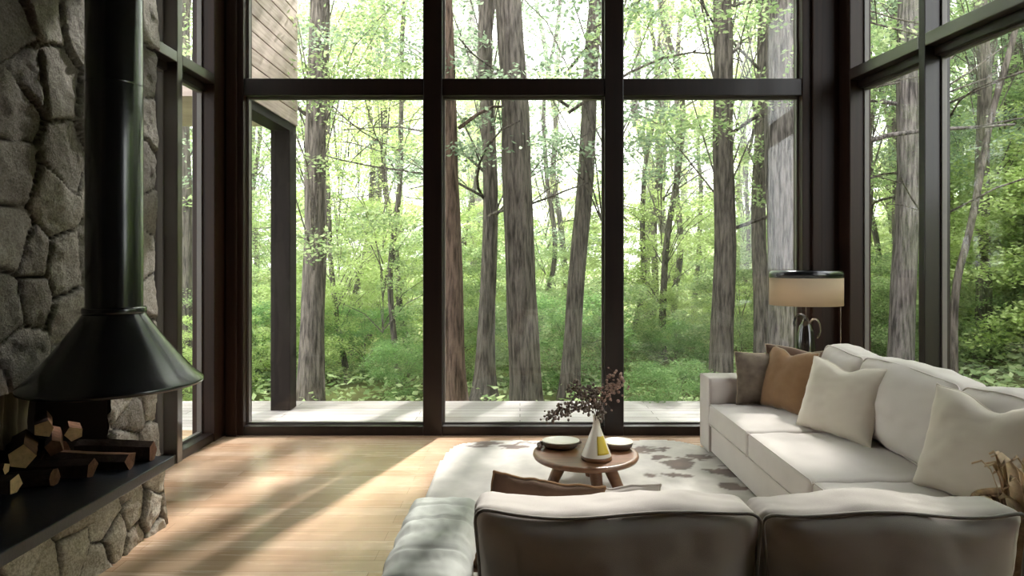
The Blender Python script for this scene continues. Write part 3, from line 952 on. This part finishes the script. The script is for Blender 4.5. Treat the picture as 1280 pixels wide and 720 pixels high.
def branch(pts_px, y0, y1, label, mat, n_buds, spread, rad=.003, seed=0, bs=.0105):
    """A twig through frame points at depths y0..y1, with buds round its outer part."""
    rg = random.Random(seed)
    m = len(pts_px); P = [at(px, py, y0+(y1-y0)*k/(m-1)) for k, (px, py) in enumerate(pts_px)]
    e = empty('budding_branch', P[0], label=label, cat='branch', group='branches in the vase')
    o0 = P[0]
    # smooth
    Q = []
    for i in range(m-1):
        for k in range(5):
            t = k/5
            p0 = P[max(i-1, 0)]; p1 = P[i]; p2 = P[i+1]; p3 = P[min(i+2, m-1)]
            Q.append(.5*((2*p1)+(p2-p0)*t+(2*p0-5*p1+4*p2-p3)*t*t+(3*p1-p0-3*p2+p3)*t**3)-o0)
    Q.append(P[-1]-o0)
    MB().tube(Q, [rad*(1.2-.7*k/len(Q)) for k in range(len(Q))], 6).build('twig', M['twig'], e, smooth=True)
    b = MB(); tw = MB()
    for k in range(n_buds):
        s = rg.uniform(.42, 1)
        q = Q[int(s*(len(Q)-1))]
        d = Vector((rg.gauss(0, spread), rg.gauss(0, spread*.8), rg.gauss(0, spread*.8)))
        p = q + d
        b.blob(p, bs*rg.uniform(.6, 1.2), (1, 1, rg.uniform(.7, 1.2)), 7, 4)
        if k % 3 == 0: tw.tube([q, q+d*.5+Vector((0, 0, .004)), p], .0012, 4)
    b.build('buds', mat, e, smooth=True)
    tw.build('twiglets', M['twig'], e)
    return e
top = (744, 530)
branch([(745, 556), (744, 520), (735, 512), (718, 508), (700, 514), (684, 526)], 4.465, 4.35, 'dark budded branch drooping low to the left out of the vase', M['seed'], 150, .026, seed=1)
branch([(745, 556), (745, 515), (738, 500), (726, 490), (714, 486)], 4.465, 4.5, 'dark budded branch rising to the upper left of the vase', M['seed'], 130, .036, seed=2)
branch([(746, 556), (747, 512), (757, 496), (768, 482), (774, 470)], 4.465, 4.45, 'rosy budded branch reaching highest to the right of the vase', M['seed2'], 110, .038, rad=.004, seed=3)
branch([(745, 556), (746, 520), (742, 506), (743, 494), (738, 484)], 4.465, 4.55, 'short dark budded branch upright in the middle of the vase', M['seed'], 90, .026, seed=4)
branch([(746, 556), (748, 524), (752, 515), (749, 505)], 4.465, 4.43, 'shortest sprig of dark buds at the mouth of the vase', M['seed'], 36, .014, seed=5)

# ------------------------------------------------------------------ lamp in the corner
LC = Vector(((1007.5-VX)/F*5.71, 5.71, 0))
con = empty('console_table', (2.5, 5.81, 0), label='narrow dark wooden console table in the corner behind the long sofa', cat='console table')
MB().box(-.32, .33, -.15, .15, .66, .70).build('tabletop', M['frame'], con, bevel=.004)
for sx_ in (-.29, .30):
    for sy_ in (-.125, .125):
        MB().box(sx_-.02, sx_+.02, sy_-.02, sy_+.02, 0, .66).build('leg', M['frame'], con, bevel=.003)
lamp = empty('table_lamp', (LC.x, LC.y, .70), label='corner lamp with wide oval beige shade and dark sculptural base', cat='lamp')
lz = -.70
MB().lathe([(.305, 1.215+lz), (.307, 1.215+lz), (.307, 1.452+lz), (.303, 1.452+lz), (.303, 1.217+lz), (.305, 1.215+lz)], 72, sx=1, sy=.83).build('lamp_shade', M['shade'], lamp, smooth=True)
MB().lathe([(.300, 1.452+lz), (.308, 1.454+lz), (.309, 1.49+lz), (.296, 1.512+lz), (.27, 1.516+lz), (.26, 1.505+lz), (.285, 1.48+lz), (.298, 1.455+lz)], 72, sx=1, sy=.83).build('shade_rim', M['steel'], lamp, smooth=True)
sp = MB()
for a in (0, 120, 240):
    sp.tube([(0, 0, 1.44+lz), (.30*math.cos(math.radians(a)), .249*math.sin(math.radians(a)), 1.452+lz)], .004, 6)
sp.build('spider', M['steel'], lamp)
MB().tube([(0, 0, 1.10+lz), (0, 0, 1.45+lz)], .005, 8).build('stem', M['chrome'], lamp, smooth=True)
MB().blob((0, 0, 1.33+lz), .035, (1, 1, 1.3), 16, 10).build('bulb', M['ivory'], lamp, smooth=True)
MB().lathe([(.001, .0), (.075, .0), (.08, .02), (.078, .16), (.068, .27), (.055, .33), (.03, .37), (.02, .40), (.001, .405)], 40).build('base', M['darkglass'], lamp, smooth=True)
lp = [(-.055 + .115*math.cos(t)*1.0*.5, -.02, .36 + .075*math.sin(t)) for t in np.linspace(-.4, 3.5, 18)]
MB().tube(lp, .011, 8).build('handle', M['darkglass'], lamp, smooth=True)
lp = [(.06 + .05*math.cos(t), -.03, .31 + .085*math.sin(t)) for t in np.linspace(-1.2, 2.6, 18)]
MB().tube(lp, .010, 8).build('handle', M['chrome'], lamp, smooth=True)
MB().tube([(.300, 0, 1.46+lz), (.302, 0, 1.2+lz), (.300, 0, .0)], .005, 8).build('support_rod', M['chrome'], lamp, smooth=True)
ld = bpy.data.lights.new('lamp_bulb_light', 'POINT'); ld.energy = .8; ld.color = (1, .86, .7); ld.shadow_soft_size = .05
lo = bpy.data.objects.new('lamp_bulb_light', ld); COL.objects.link(lo); lo.location = (LC.x, LC.y, 1.30)

# ------------------------------------------------------------------ basket at the near right
bc = Vector((1.86, 2.36, 0))
bas = empty('wicker_basket', bc, label='tall brown wicker basket beside the front sofa at the right edge', cat='basket')
v = []; f = []
nu, nv = 120, 60
for j in range(nv+1):
    z = .70*j/nv; r = .17 + .05*math.sin(math.pi*z/.75)
    for i in range(nu):
        a = 2*math.pi*i/nu
        w = .006*math.sin(i*math.pi/2.5)*math.cos(j*math.pi/1.5)
        v.append(((r+w)*math.cos(a), (r+w)*math.sin(a), z))
for j in range(nv):
    for i in range(nu):
        i2 = (i+1) % nu; f.append((j*nu+i, j*nu+i2, (j+1)*nu+i2, (j+1)*nu+i))
wb = link('woven_side', mesh(v, f), M['wicker'], bas, smooth=True)
sm = wb.modifiers.new('thick', 'SOLIDIFY'); sm.thickness = .012
MB().tube([(.185*math.cos(t), .185*math.sin(t), .705) for t in np.linspace(0, 2*math.pi, 41)[:-1]], .016, 8, closed=True).build('rim', M['wicker'], bas, smooth=True)
dl = empty('dried_foliage', bc + Vector((0, 0, .55)), label='curled tan dried leaves standing in the wicker basket', cat='dried leaves')
rg = random.Random(4)
lv = MB()
for k in range(70):
    a = rg.uniform(0, 2*math.pi); r0 = rg.uniform(0, .10); r1 = r0 + rg.uniform(.03, .12); h = rg.uniform(.16, .33)
    w = rg.uniform(.015, .035); n0 = len(lv.v)
    for s in range(6):
        t = s/5
        rr = r0+(r1-r0)*t**1.6; z = h*math.sin(t*1.9)/.95; ww = w*math.sin(math.pi*min(.97, t+.08))+.002
        c = Vector((rr*math.cos(a), rr*math.sin(a), z)); sd = Vector((-math.sin(a), math.cos(a), .3*math.sin(k)))*ww
        lv.v += [tuple(c-sd), tuple(c+Vector((0, 0, -.006))), tuple(c+sd)]
    for s in range(5):
        b_ = n0+s*3
        lv.f += [(b_, b_+1, b_+4, b_+3), (b_+1, b_+2, b_+5, b_+4)]
q = lv.build('leaves', M['straw'], dl, smooth=True)
q.modifiers.new('thick', 'SOLIDIFY').thickness = .002

# ------------------------------------------------------------------ outside: deck, wing, ground
structure(MB().box(-5.2, 4.6, WY+.2, 7.95, -.2, -.10).box(-5.2, -3.36, 1.0, WY+.2, -.2, -.10).build('deck', M['deck']))
structure(MB().box(-5.2, 4.6, 7.88, 7.95, -.75, -.2).build('deck_skirt', M['deck']))
structure(MB().box(-3.36, -2.89, 4.9, WY+.2, -.2, -.02).build('threshold', M['deck']))
wing = empty('wall_wing', (0, 0, 0), kind='structure')
sd = MB()
for k in range(20):
    z = 3.17 + .165*k
    sd.box(-2.84, -2.60-.0, WY+.21, 7.67, z + (.0 if k == 0 else .006), z + .159)
sd.box(-2.82, -2.625, WY+.21, 7.66, 3.17, 6.4)
sd.build('siding', M['siding'], wing, bevel=.002, seg=1)
MB().box(-2.83, -2.615, WY+.21, 7.66, 3.08, 3.169).build('beam', M['outpost'], wing)
MB().box(-2.83, -2.61, 7.44, 7.66, -.1, 3.08).build('post', M['outpost'], wing, bevel=.006)
MB().box(-5.2, -2.83, WY+.25, 7.66, 3.17, 3.4).build('soffit', M['siding'], wing)


def ground_z(x, y):
    z = -.75 + .02*max(0, y-9)
    rx = max(0, x-4.2-.12*max(0, y-6))
    z += min(4.2, .36*rx) * (1 if y > -4 else 1)
    z += .25*fbm(x*.15, y*.15, 2, 3)
    return z

v = []; f = []
xs = np.linspace(-45, 55, 90); yy = np.linspace(-8, 75, 80)
for x in xs:
    for y in yy:
        z = ground_z(x, y)
        if -6 < x < 5 and y < 8.2: z = -.8
        v.append((x, y, z))
for i in range(len(xs)-1):
    for k in range(len(yy)-1):
        a = i*len(yy)+k; f.append((a, a+len(yy), a+len(yy)+1, a+1))
structure(link('ground', mesh(v, f), M['soil'], smooth=True))


# ------------------------------------------------------------------ plants
def leaf_mesh(C, size, flat=.5, seed=0, aspect=.55, S=None):
    """One diamond leaf per centre, mostly lying flat."""
    rng = np.random.default_rng(seed)
    n = len(C)
    yaw = rng.uniform(0, 2*np.pi, n)
    nrm = rng.normal(0, flat, (n, 3)); nrm[:, 2] = 1
    nrm /= np.linalg.norm(nrm, axis=1)[:, None]
    t = np.stack([np.cos(yaw), np.sin(yaw), np.zeros(n)], 1)
    t -= nrm*(t*nrm).sum(1)[:, None]; t /= np.linalg.norm(t, axis=1)[:, None]
    b = np.cross(nrm, t)
    s = size*rng.uniform(.6, 1.25, n)[:, None]
    if S is not None: s = s*S[:, None]
    V = np.stack([C-t*s*.5, C+b*s*aspect*.5 - nrm*s*.06, C+t*s*.5, C-b*s*aspect*.5 - nrm*s*.06], 1).reshape(-1, 3)
    Fc = np.arange(n*4).reshape(-1, 4)
    return np_mesh(V, Fc, 'foliage')


def spray_points(rng, centres, per, rad, thick, droop=.25):
    out = []
    for c in centres:
        r = rad*rng.uniform(.6, 1.25)
        a = rng.uniform(0, 2*np.pi, per); q = r*np.sqrt(rng.uniform(0, 1, per))
        el = rng.uniform(.45, 1.0); th = rng.uniform(0, np.pi)
        x = q*np.cos(a); y = q*np.sin(a)*el
        p = np.stack([x*np.cos(th)-y*np.sin(th), x*np.sin(th)+y*np.cos(th), rng.normal(0, thick, per) - droop*q*q/max(r, .01)], 1)
        out.append(p+np.array(c))
    return np.concatenate(out)


def make_shrub_mesh(seed, h, rad, nspray, per, size):
    rng = np.random.default_rng(seed)
    z = h*rng.beta(1.5, 1.2, nspray)
    rr = rad*np.sqrt(rng.uniform(0, 1, nspray))*(1-.45*np.abs(z/h-.45)*1.4)
    a = rng.uniform(0, 2*np.pi, nspray)
    C = np.stack([rr*np.cos(a), rr*np.sin(a), z+.1], 1)
    return leaf_mesh(spray_points(rng, C, per, .42, .05), size, .55, seed), C


def make_crown_mesh(seed, z0, z1, rad, nspray, per, size, sr=.8):
    rng = np.random.default_rng(seed)
    z = rng.uniform(z0, z1, nspray)
    prof = .35 + .65*np.sin(np.pi*np.clip((z-z0)/(z1-z0), 0, 1)**.7)
    rr = rad*rng.uniform(.12, 1, nspray)**.6*prof
    a = rng.uniform(0, 2*np.pi, nspray)
    C = np.stack([rr*np.cos(a), rr*np.sin(a), z], 1)
    return leaf_mesh(spray_points(rng, C, per, sr, .07), size, .6, seed), C


def stems_mesh(C, seed, n, r, zroot=0.0):
    mb = MB(); rg = random.Random(seed)
    idx = rg.sample(range(len(C)), min(n, len(C)))
    for i in idx:
        c = Vector(C[i])
        z0 = max(zroot, c.z*.55)
        mb.tube([(0, 0, z0), (c.x*.35, c.y*.35, z0+(c.z-z0)*.55), tuple(c)], [r, r*.7, r*.25], 5)
    return mesh(mb.v, mb.f, 'stems')


def trunk_mesh(r0, r1, h, seed, bend=(0, 0), flare=1.5, seg=20, n=46, rough=.06, wob=.12):
    V = []; Fc = []
    for j in range(n+1):
        s = j/n; z = h*s
        r = r0+(r1-r0)*s + r0*(flare-1)*math.exp(-z/.45)
        cx = bend[0]*s + wob*fbm(z*.22, seed, 3, 2); cy = bend[1]*s + wob*fbm(z*.22, seed, 8, 2)
        cx -= wob*fbm(0, seed, 3, 2); cy -= wob*fbm(0, seed, 8, 2)
        for k in range(seg):
            a = 2*math.pi*k/seg
            q = r*(1+rough*fbm(math.cos(a)*3+seed, math.sin(a)*3, z*.7, 3) + .12*math.exp(-z/.5)*math.sin(a*5+seed))
            V.append((cx+q*math.cos(a), cy+q*math.sin(a), z))
    for j in range(n):
        for k in range(seg):
            k2 = (k+1) % seg
            Fc.append((j*seg+k, j*seg+k2, (j+1)*seg+k2, (j+1)*seg+k))
    return mesh(V, Fc, 'trunk')


def branches_mesh(seed, r0, h, n, zmin=2.5):
    """Bare lower limbs leaving a trunk."""
    rg = random.Random(seed); mb = MB()
    for k in range(n):
        z = rg.uniform(zmin, h*.8); a = rg.uniform(0, 2*math.pi); L = rg.uniform(1.2, 3.0)
        P = []; rr = []
        for s in range(7):
            t = s/6
            P.append((math.cos(a+.5*t)*(L*t), math.sin(a+.5*t)*(L*t), z + L*(.55*t-.25*t*t) + .1*math.sin(5*t+k)))
            rr.append(r0*.16*(1-.8*t)+.006)
        mb.tube(P, rr, 6)
        for q in range(2):
            i = rg.randint(2, 5); p = Vector(P[i]); d = Vector((math.cos(a+rg.uniform(-1.2, 1.2)), math.sin(a+rg.uniform(-1.2, 1.2)), rg.uniform(.1, .8)))
            mb.tube([p, p+d*.45, p+d*.9+Vector((0, 0, -.05))], [rr[i]*.6, .007, .003], 5)
    return mesh(mb.v, mb.f, 'branches')


CR = []      # crown prototypes: (foliage mesh, stems mesh)
for i, (z0, z1, rad, ns, per, size) in enumerate(((2.6, 12, 2.6, 74, 210, .082), (3.6, 12, 3.0, 74, 210, .085), (1.6, 9, 2.2, 62, 200, .075), (4.2, 13, 3.2, 72, 210, .088))):
    me, C = make_crown_mesh(100+i, z0, z1, rad, ns, per, size)
    me.materials.append(M[('leaf_b', 'leaf_d', 'leaf_a', 'leaf_b')[i]])
    st = stems_mesh(C, i, 20, .014, z0*.8); st.materials.append(M['bark_grey'])
    CR.append((me, st))
SH = []
for i, (h, rad, ns, per, size, mt) in enumerate(((2.6, 1.5, 90, 190, .066, 'leaf_a'), (3.4, 1.6, 100, 190, .07, 'leaf_b'), (1.9, 1.5, 84, 190, .064, 'leaf_c'), (4.4, 1.8, 100, 190, .075, 'leaf_a'), (2.4, 1.7, 90, 190, .068, 'leaf_b'))):
    me, C = make_shrub_mesh(200+i, h, rad, ns, per, size)
    me.materials.append(M[mt])
    st = stems_mesh(C, 20+i, 14, .008); st.materials.append(M['bark_grey'])
    SH.append((me, st))


def inst(name, me, parent, rz=0.0, sc=1.0, z=0.0):
    o = bpy.data.objects.new(name, me); COL.objects.link(o); o.parent = parent
    o.rotation_euler = (0, 0, rz); o.scale = (sc, sc, sc); o.location = (0, 0, z)
    return o


def tree(px_b, px_t, wpx, y, mat, label, crown=None, group=None, h=13.0, csc=1.0, seed=0, rz=0.0, nb=7, name='forest_tree', taper=.62, flare=1.45):
    """px_b: where the trunk stands at eye level; px_t: where it leaves the top of the frame."""
    xb = (px_b-VX)/F*y; ztop = EH + VY/F*y
    xt = (px_t-VX)/F*y
    slope = (xt-xb)/(ztop-EH)
    g0 = ground_z(xb, y)
    x0 = xb - slope*(EH-g0)
    r = wpx/F*y/2
    e = empty(name, (x0, y, g0-.1), label=label, cat='tree', group=group)
    me = trunk_mesh(r*1.10, r*taper, h, seed+.5, (slope*h, 0), flare, rough=.10, wob=.10 if wpx > 14 else .45, seg=24 if wpx > 14 else 10)
    link('trunk', me, mat, e, smooth=True)
    if nb: link('branches', branches_mesh(seed, r, h, nb), mat, e, smooth=True)
    if crown is not None:
        c = inst('foliage', CR[crown][0], e, rz, csc); s = inst('boughs', CR[crown][1], e, rz, csc)
        c.location = s.location = (slope*h*.5, 0, 0)
    return e

MG, MP, MR = M['bark_grey'], M['bark_pale'], M['bark_red']
tree(983, 988, 46, 9.0, MP, 'thickest pale furrowed trunk against the right corner post of the back windows', None, seed=1, nb=2, h=12, taper=.8)
tree(649, 634, 34, 9.3, MG, 'straight grey trunk behind the middle back window, widening at its foot', None, seed=2, nb=3, h=13, taper=.85, flare=1.3)
tree(390, 392, 27, 9.6, MG, 'grey trunk beside the dark outdoor post in the left back window', 0, seed=3, nb=4, h=13, csc=.9)
tree(567, 556, 25, 8.9, MR, 'reddish trunk leaning close to the right of the left mullion', None, seed=4, nb=2, h=12)
tree(724, 749, 20, 10.4, MG, 'slim grey trunk leaning right, just left of the second mullion', 1, seed=5, h=14, rz=1.0)
tree(902, 903, 26, 9.9, MG, 'dark straight trunk in the middle of the right back window', 3, seed=6, h=14, rz=2.0)
tree(607, 612, 19, 10.2, MG, 'mossy slender trunk left of the middle window\'s big trunk', 1, seed=7, h=13, rz=3.0, flare=2.2)
tree(954, 962, 18, 11.0, MG, 'narrow grey trunk just left of the thickest pale one', 0, seed=8, h=13, rz=.7)
tree(828, 826, 8, 14.5, MG, 'thin young trunk left of the dark straight one', 2, seed=9, h=11, rz=2.2, nb=6)
tree(1130, 1143, 28, 9.0, MP, 'grey-lilac trunk in the narrow right side window, behind its post', None, seed=10, h=11, nb=3)
tree(1078, 1088, 17, 12.5, MG, 'slimmer mossy trunk at the left of the narrow right side window', 0, seed=11, h=13, rz=4.0)
tree(236, 233, 16, 12.0, MG, 'trunk seen through the narrow left side window', 1, seed=12, h=13, rz=5.0)
tree(490, 470, 7, 12.0, MG, 'thin curved sapling in the left back window', 2, 'thin saplings in the wood', seed=13, h=10, rz=1.5, csc=.85)
tree(1215, 1262, 9, 8.2, MG, 'slender bent sapling branching in the wide right side window', None, seed=15, h=8, rz=1.5, nb=16)
rg = random.Random(3)
sap = 'thin sapling standing among the undergrowth of the wood'
for k, (px, y) in enumerate(((430, 13), (446, 16), (461, 18), (505, 15), (587, 17), (622, 19), (675, 15), (700, 18), (790, 16), (812, 19), (850, 18), (872, 21), (930, 17), (345, 15), (322, 18), (1100, 15), (1118, 19), (1200, 13), (1240, 16), (210, 16), (195, 19), (1270, 19))):
    tree(px, px+rg.uniform(-22, 22), rg.uniform(4, 8), y, MG, sap, rg.choice([0, 1, 2, 2, None]), 'saplings among the undergrowth', seed=40+k, h=rg.uniform(8, 11), rz=rg.uniform(0, 6), csc=rg.uniform(.65, .95), nb=6, name='sapling')
far = 'distant tree closing off the wood behind the rest'
for k in range(30):
    y = rg.uniform(20, 46); px = rg.uniform(120, 1420)
    tree(px, px+rg.uniform(-15, 15), rg.uniform(6, 13), y, MG, far, rg.choice([0, 1, 2, 3, None]), 'distant trees of the wood', seed=80+k, h=rg.uniform(13, 18), rz=rg.uniform(0, 6), csc=rg.uniform(.9, 1.5), nb=4, name='distant_tree')

shl = {0: 'low bright green bush of the understory', 1: 'tall mid green bush of the understory', 2: 'low deep green bush of the understory', 3: 'tallest pale green bush of the understory', 4: 'broad mid green bush of the understory'}
LINES = [(649, 9.3, .62), (567, 8.9, .5), (390, 9.6, .5), (902, 9.9, .45), (607, 10.2, .4), (724, 10.4, .35), (983, 9.0, .5)]
def shrub(x, y, kind, sc, label=None, group=None):
    for lx, ly, lw in LINES:
        if y < ly + 1.2 and abs(x - (lx-VX)/F*ly) < lw + .75*sc: return
    e = empty('bush', (x, y, ground_z(x, y)-.1), rg.uniform(0, 6), label=label or shl[kind], cat='bush', group=group or 'understory bushes')
    inst('foliage', SH[kind][0], e, 0, sc); inst('stems', SH[kind][1], e, 0, sc)
for row, (y0, n, x0, x1, ks) in enumerate(((9.0, 12, -7.5, 4.2, (2, 2, 4, 0)), (10.6, 15, -8.5, 7, (0, 4, 2, 1)), (12.6, 16, -9, 9, (0, 1, 4, 2)), (15, 15, -11, 12, (0, 3, 1)), (18, 12, -14, 15, (0, 3, 1)), (22, 12, -17, 20, (3, 1, 3)), (30, 13, -24, 30, (3, 3, 1)), (42, 14, -34, 42, (3, 3)))):
    for k in range(n):
        x = x0+(x1-x0)*(k+rg.uniform(.15, .85))/n; y = y0+rg.uniform(-.6, .9)*(1+row*.15)
        shrub(x, y, rg.choice(ks), rg.uniform(.75, 1.15)*(1+.05*row) * (.50 if row == 0 else .60 if row == 1 else .72 if row < 5 else .80))
# the bank outside the right-hand windows
for k in range(50):
    y = rg.uniform(1.5, 14); x = rg.uniform(6.6, 14) + .1*y
    shrub(x, y, rg.choice([0, 2, 4, 1, 0]), rg.uniform(.8, 1.35), 'leafy bush on the bank outside the right side windows', 'bushes on the bank')
for k in range(16):
    shrub(rg.uniform(12, 19), rg.uniform(3, 17), rg.choice([3, 1, 0]), rg.uniform(1.3, 2.0), 'tall leafy bush high on the bank outside the right side windows', 'tall bushes high on the bank')
for k in range(7):
    shrub(rg.uniform(-9, -6.6), rg.uniform(3, 10), rg.choice([1, 4]), rg.uniform(.7, 1), 'bush beyond the paving outside the left side window', 'bushes on the left')
BANK = [(rg.uniform(10, 18), rg.uniform(2, 15)) for _ in range(14)] + [(7.2, 10.2), (8.6, 11.6), (7.9, 13.5), (9.4, 12.4), (10.4, 14.6), (11.5, 16.0), (9.0, 9.4)]
for k, (x, y) in enumerate(BANK):
    e = empty('bank_tree', (x, y, ground_z(x, y)-.1), label='leafy tree rising on the bank outside the right side windows', cat='tree', group='trees on the bank')
    link('trunk', trunk_mesh(.11, .06, 11, k+.3, (rg.uniform(-1, 1), rg.uniform(-1, 1)), 1.3, seg=12), MG, e, smooth=True)
    c = rg.choice([0, 1, 2]); q = rg.uniform(0, 6)
    inst('foliage', CR[c][0], e, q, .85); inst('boughs', CR[c][1], e, q, .85)

for k, (x, y) in enumerate(((-7.2, 12.6), (-8.8, 15.5), (-6.6, 14.6), (-8.2, 18.5))):
    e = empty('distant_tree', (x, y, ground_z(x, y)-.1), label='leafy tree beyond the covered wing, seen through the left side windows', cat='tree', group='trees beyond the wing')
    link('trunk', trunk_mesh(.10, .06, 11, k+.7, (rg.uniform(-1, 1), 0), 1.3, seg=12), MG, e, smooth=True)
    q = rg.uniform(0, 6)
    inst('foliage', CR[2 if k % 2 else 0][0], e, q, 1.0); inst('boughs', CR[2 if k % 2 else 0][1], e, q, 1.0)

# ground cover, uncountable
gc = np.random.default_rng(77)
n = 60000
X = gc.uniform(-20, 24, n); Y = 8.3 + 30*gc.uniform(0, 1, n)**1.5
X = np.concatenate([X, gc.uniform(4.8, 16, 26000)]); Y = np.concatenate([Y, gc.uniform(0, 14, 26000)])
keep = ~((X > -6) & (X < 4.9) & (Y < 8.3)); X, Y = X[keep], Y[keep]
Z = np.array([ground_z(a, b) for a, b in zip(X, Y)]) + gc.uniform(.02, .35, len(X))
me = leaf_mesh(np.stack([X, Y, Z], 1), .13, .5, 5)
tag(link('undergrowth', me, M['leaf_b']), 'low leafy ground cover spread over the forest floor', 'undergrowth', kind='stuff')

# ------------------------------------------------------------------ light and camera
hm, hnt, hout = new_mat('haze')
hv = N(hnt, 'ShaderNodeVolumeScatter'); hv.inputs['Density'].default_value = .009; hv.inputs['Anisotropy'].default_value = .25
hnt.links.new(hv.outputs[0], hout.inputs['Volume'])
tag(MB().box(-60, 70, 8.3, 90, -4, 30).build('haze', hm), 'thin pale haze hanging between the trees of the wood', 'haze', kind='stuff')
w = bpy.data.worlds.new('sky'); SC.world = w; w.use_nodes = True
nt = w.node_tree
bg = nt.nodes['Background']
bg.inputs[0].default_value = (.97, .985, 1.0, 1); bg.inputs[1].default_value = 1.6
sd_ = bpy.data.lights.new('sun', 'SUN'); sd_.energy = 6.0; sd_.angle = math.radians(2.5); sd_.color = (1, .965, .92)
so = bpy.data.objects.new('sun', sd_); COL.objects.link(so)
dirv = Vector((-.30, -1.0, -1.05)).normalized()
so.rotation_euler = dirv.to_track_quat('-Z', 'Y').to_euler()

cd = bpy.data.cameras.new('camera'); cam = bpy.data.objects.new('camera', cd); COL.objects.link(cam)
cam.location = (0, 0, EH); cam.rotation_euler = (math.radians(90), 0, 0)
cd.sensor_fit = 'HORIZONTAL'; cd.sensor_width = 36; cd.lens = F/1280*36
cd.shift_x = -(VX-640)/1280; cd.shift_y = -(360-VY)/1280
cd.clip_end = 300
SC.camera = cam

SC.view_settings.view_transform = 'Standard'; SC.view_settings.look = 'None'
SC.view_settings.gamma = 1; SC.view_settings.use_curve_mapping = False
SC.view_settings.exposure = 1.95
cy = SC.cycles
cy.use_denoising = True
cy.max_bounces = 10; cy.diffuse_bounces = 5; cy.glossy_bounces = 4; cy.transparent_max_bounces = 24; cy.transmission_bounces = 6
cy.sample_clamp_indirect = 6; cy.caustics_reflective = False; cy.caustics_refractive = False
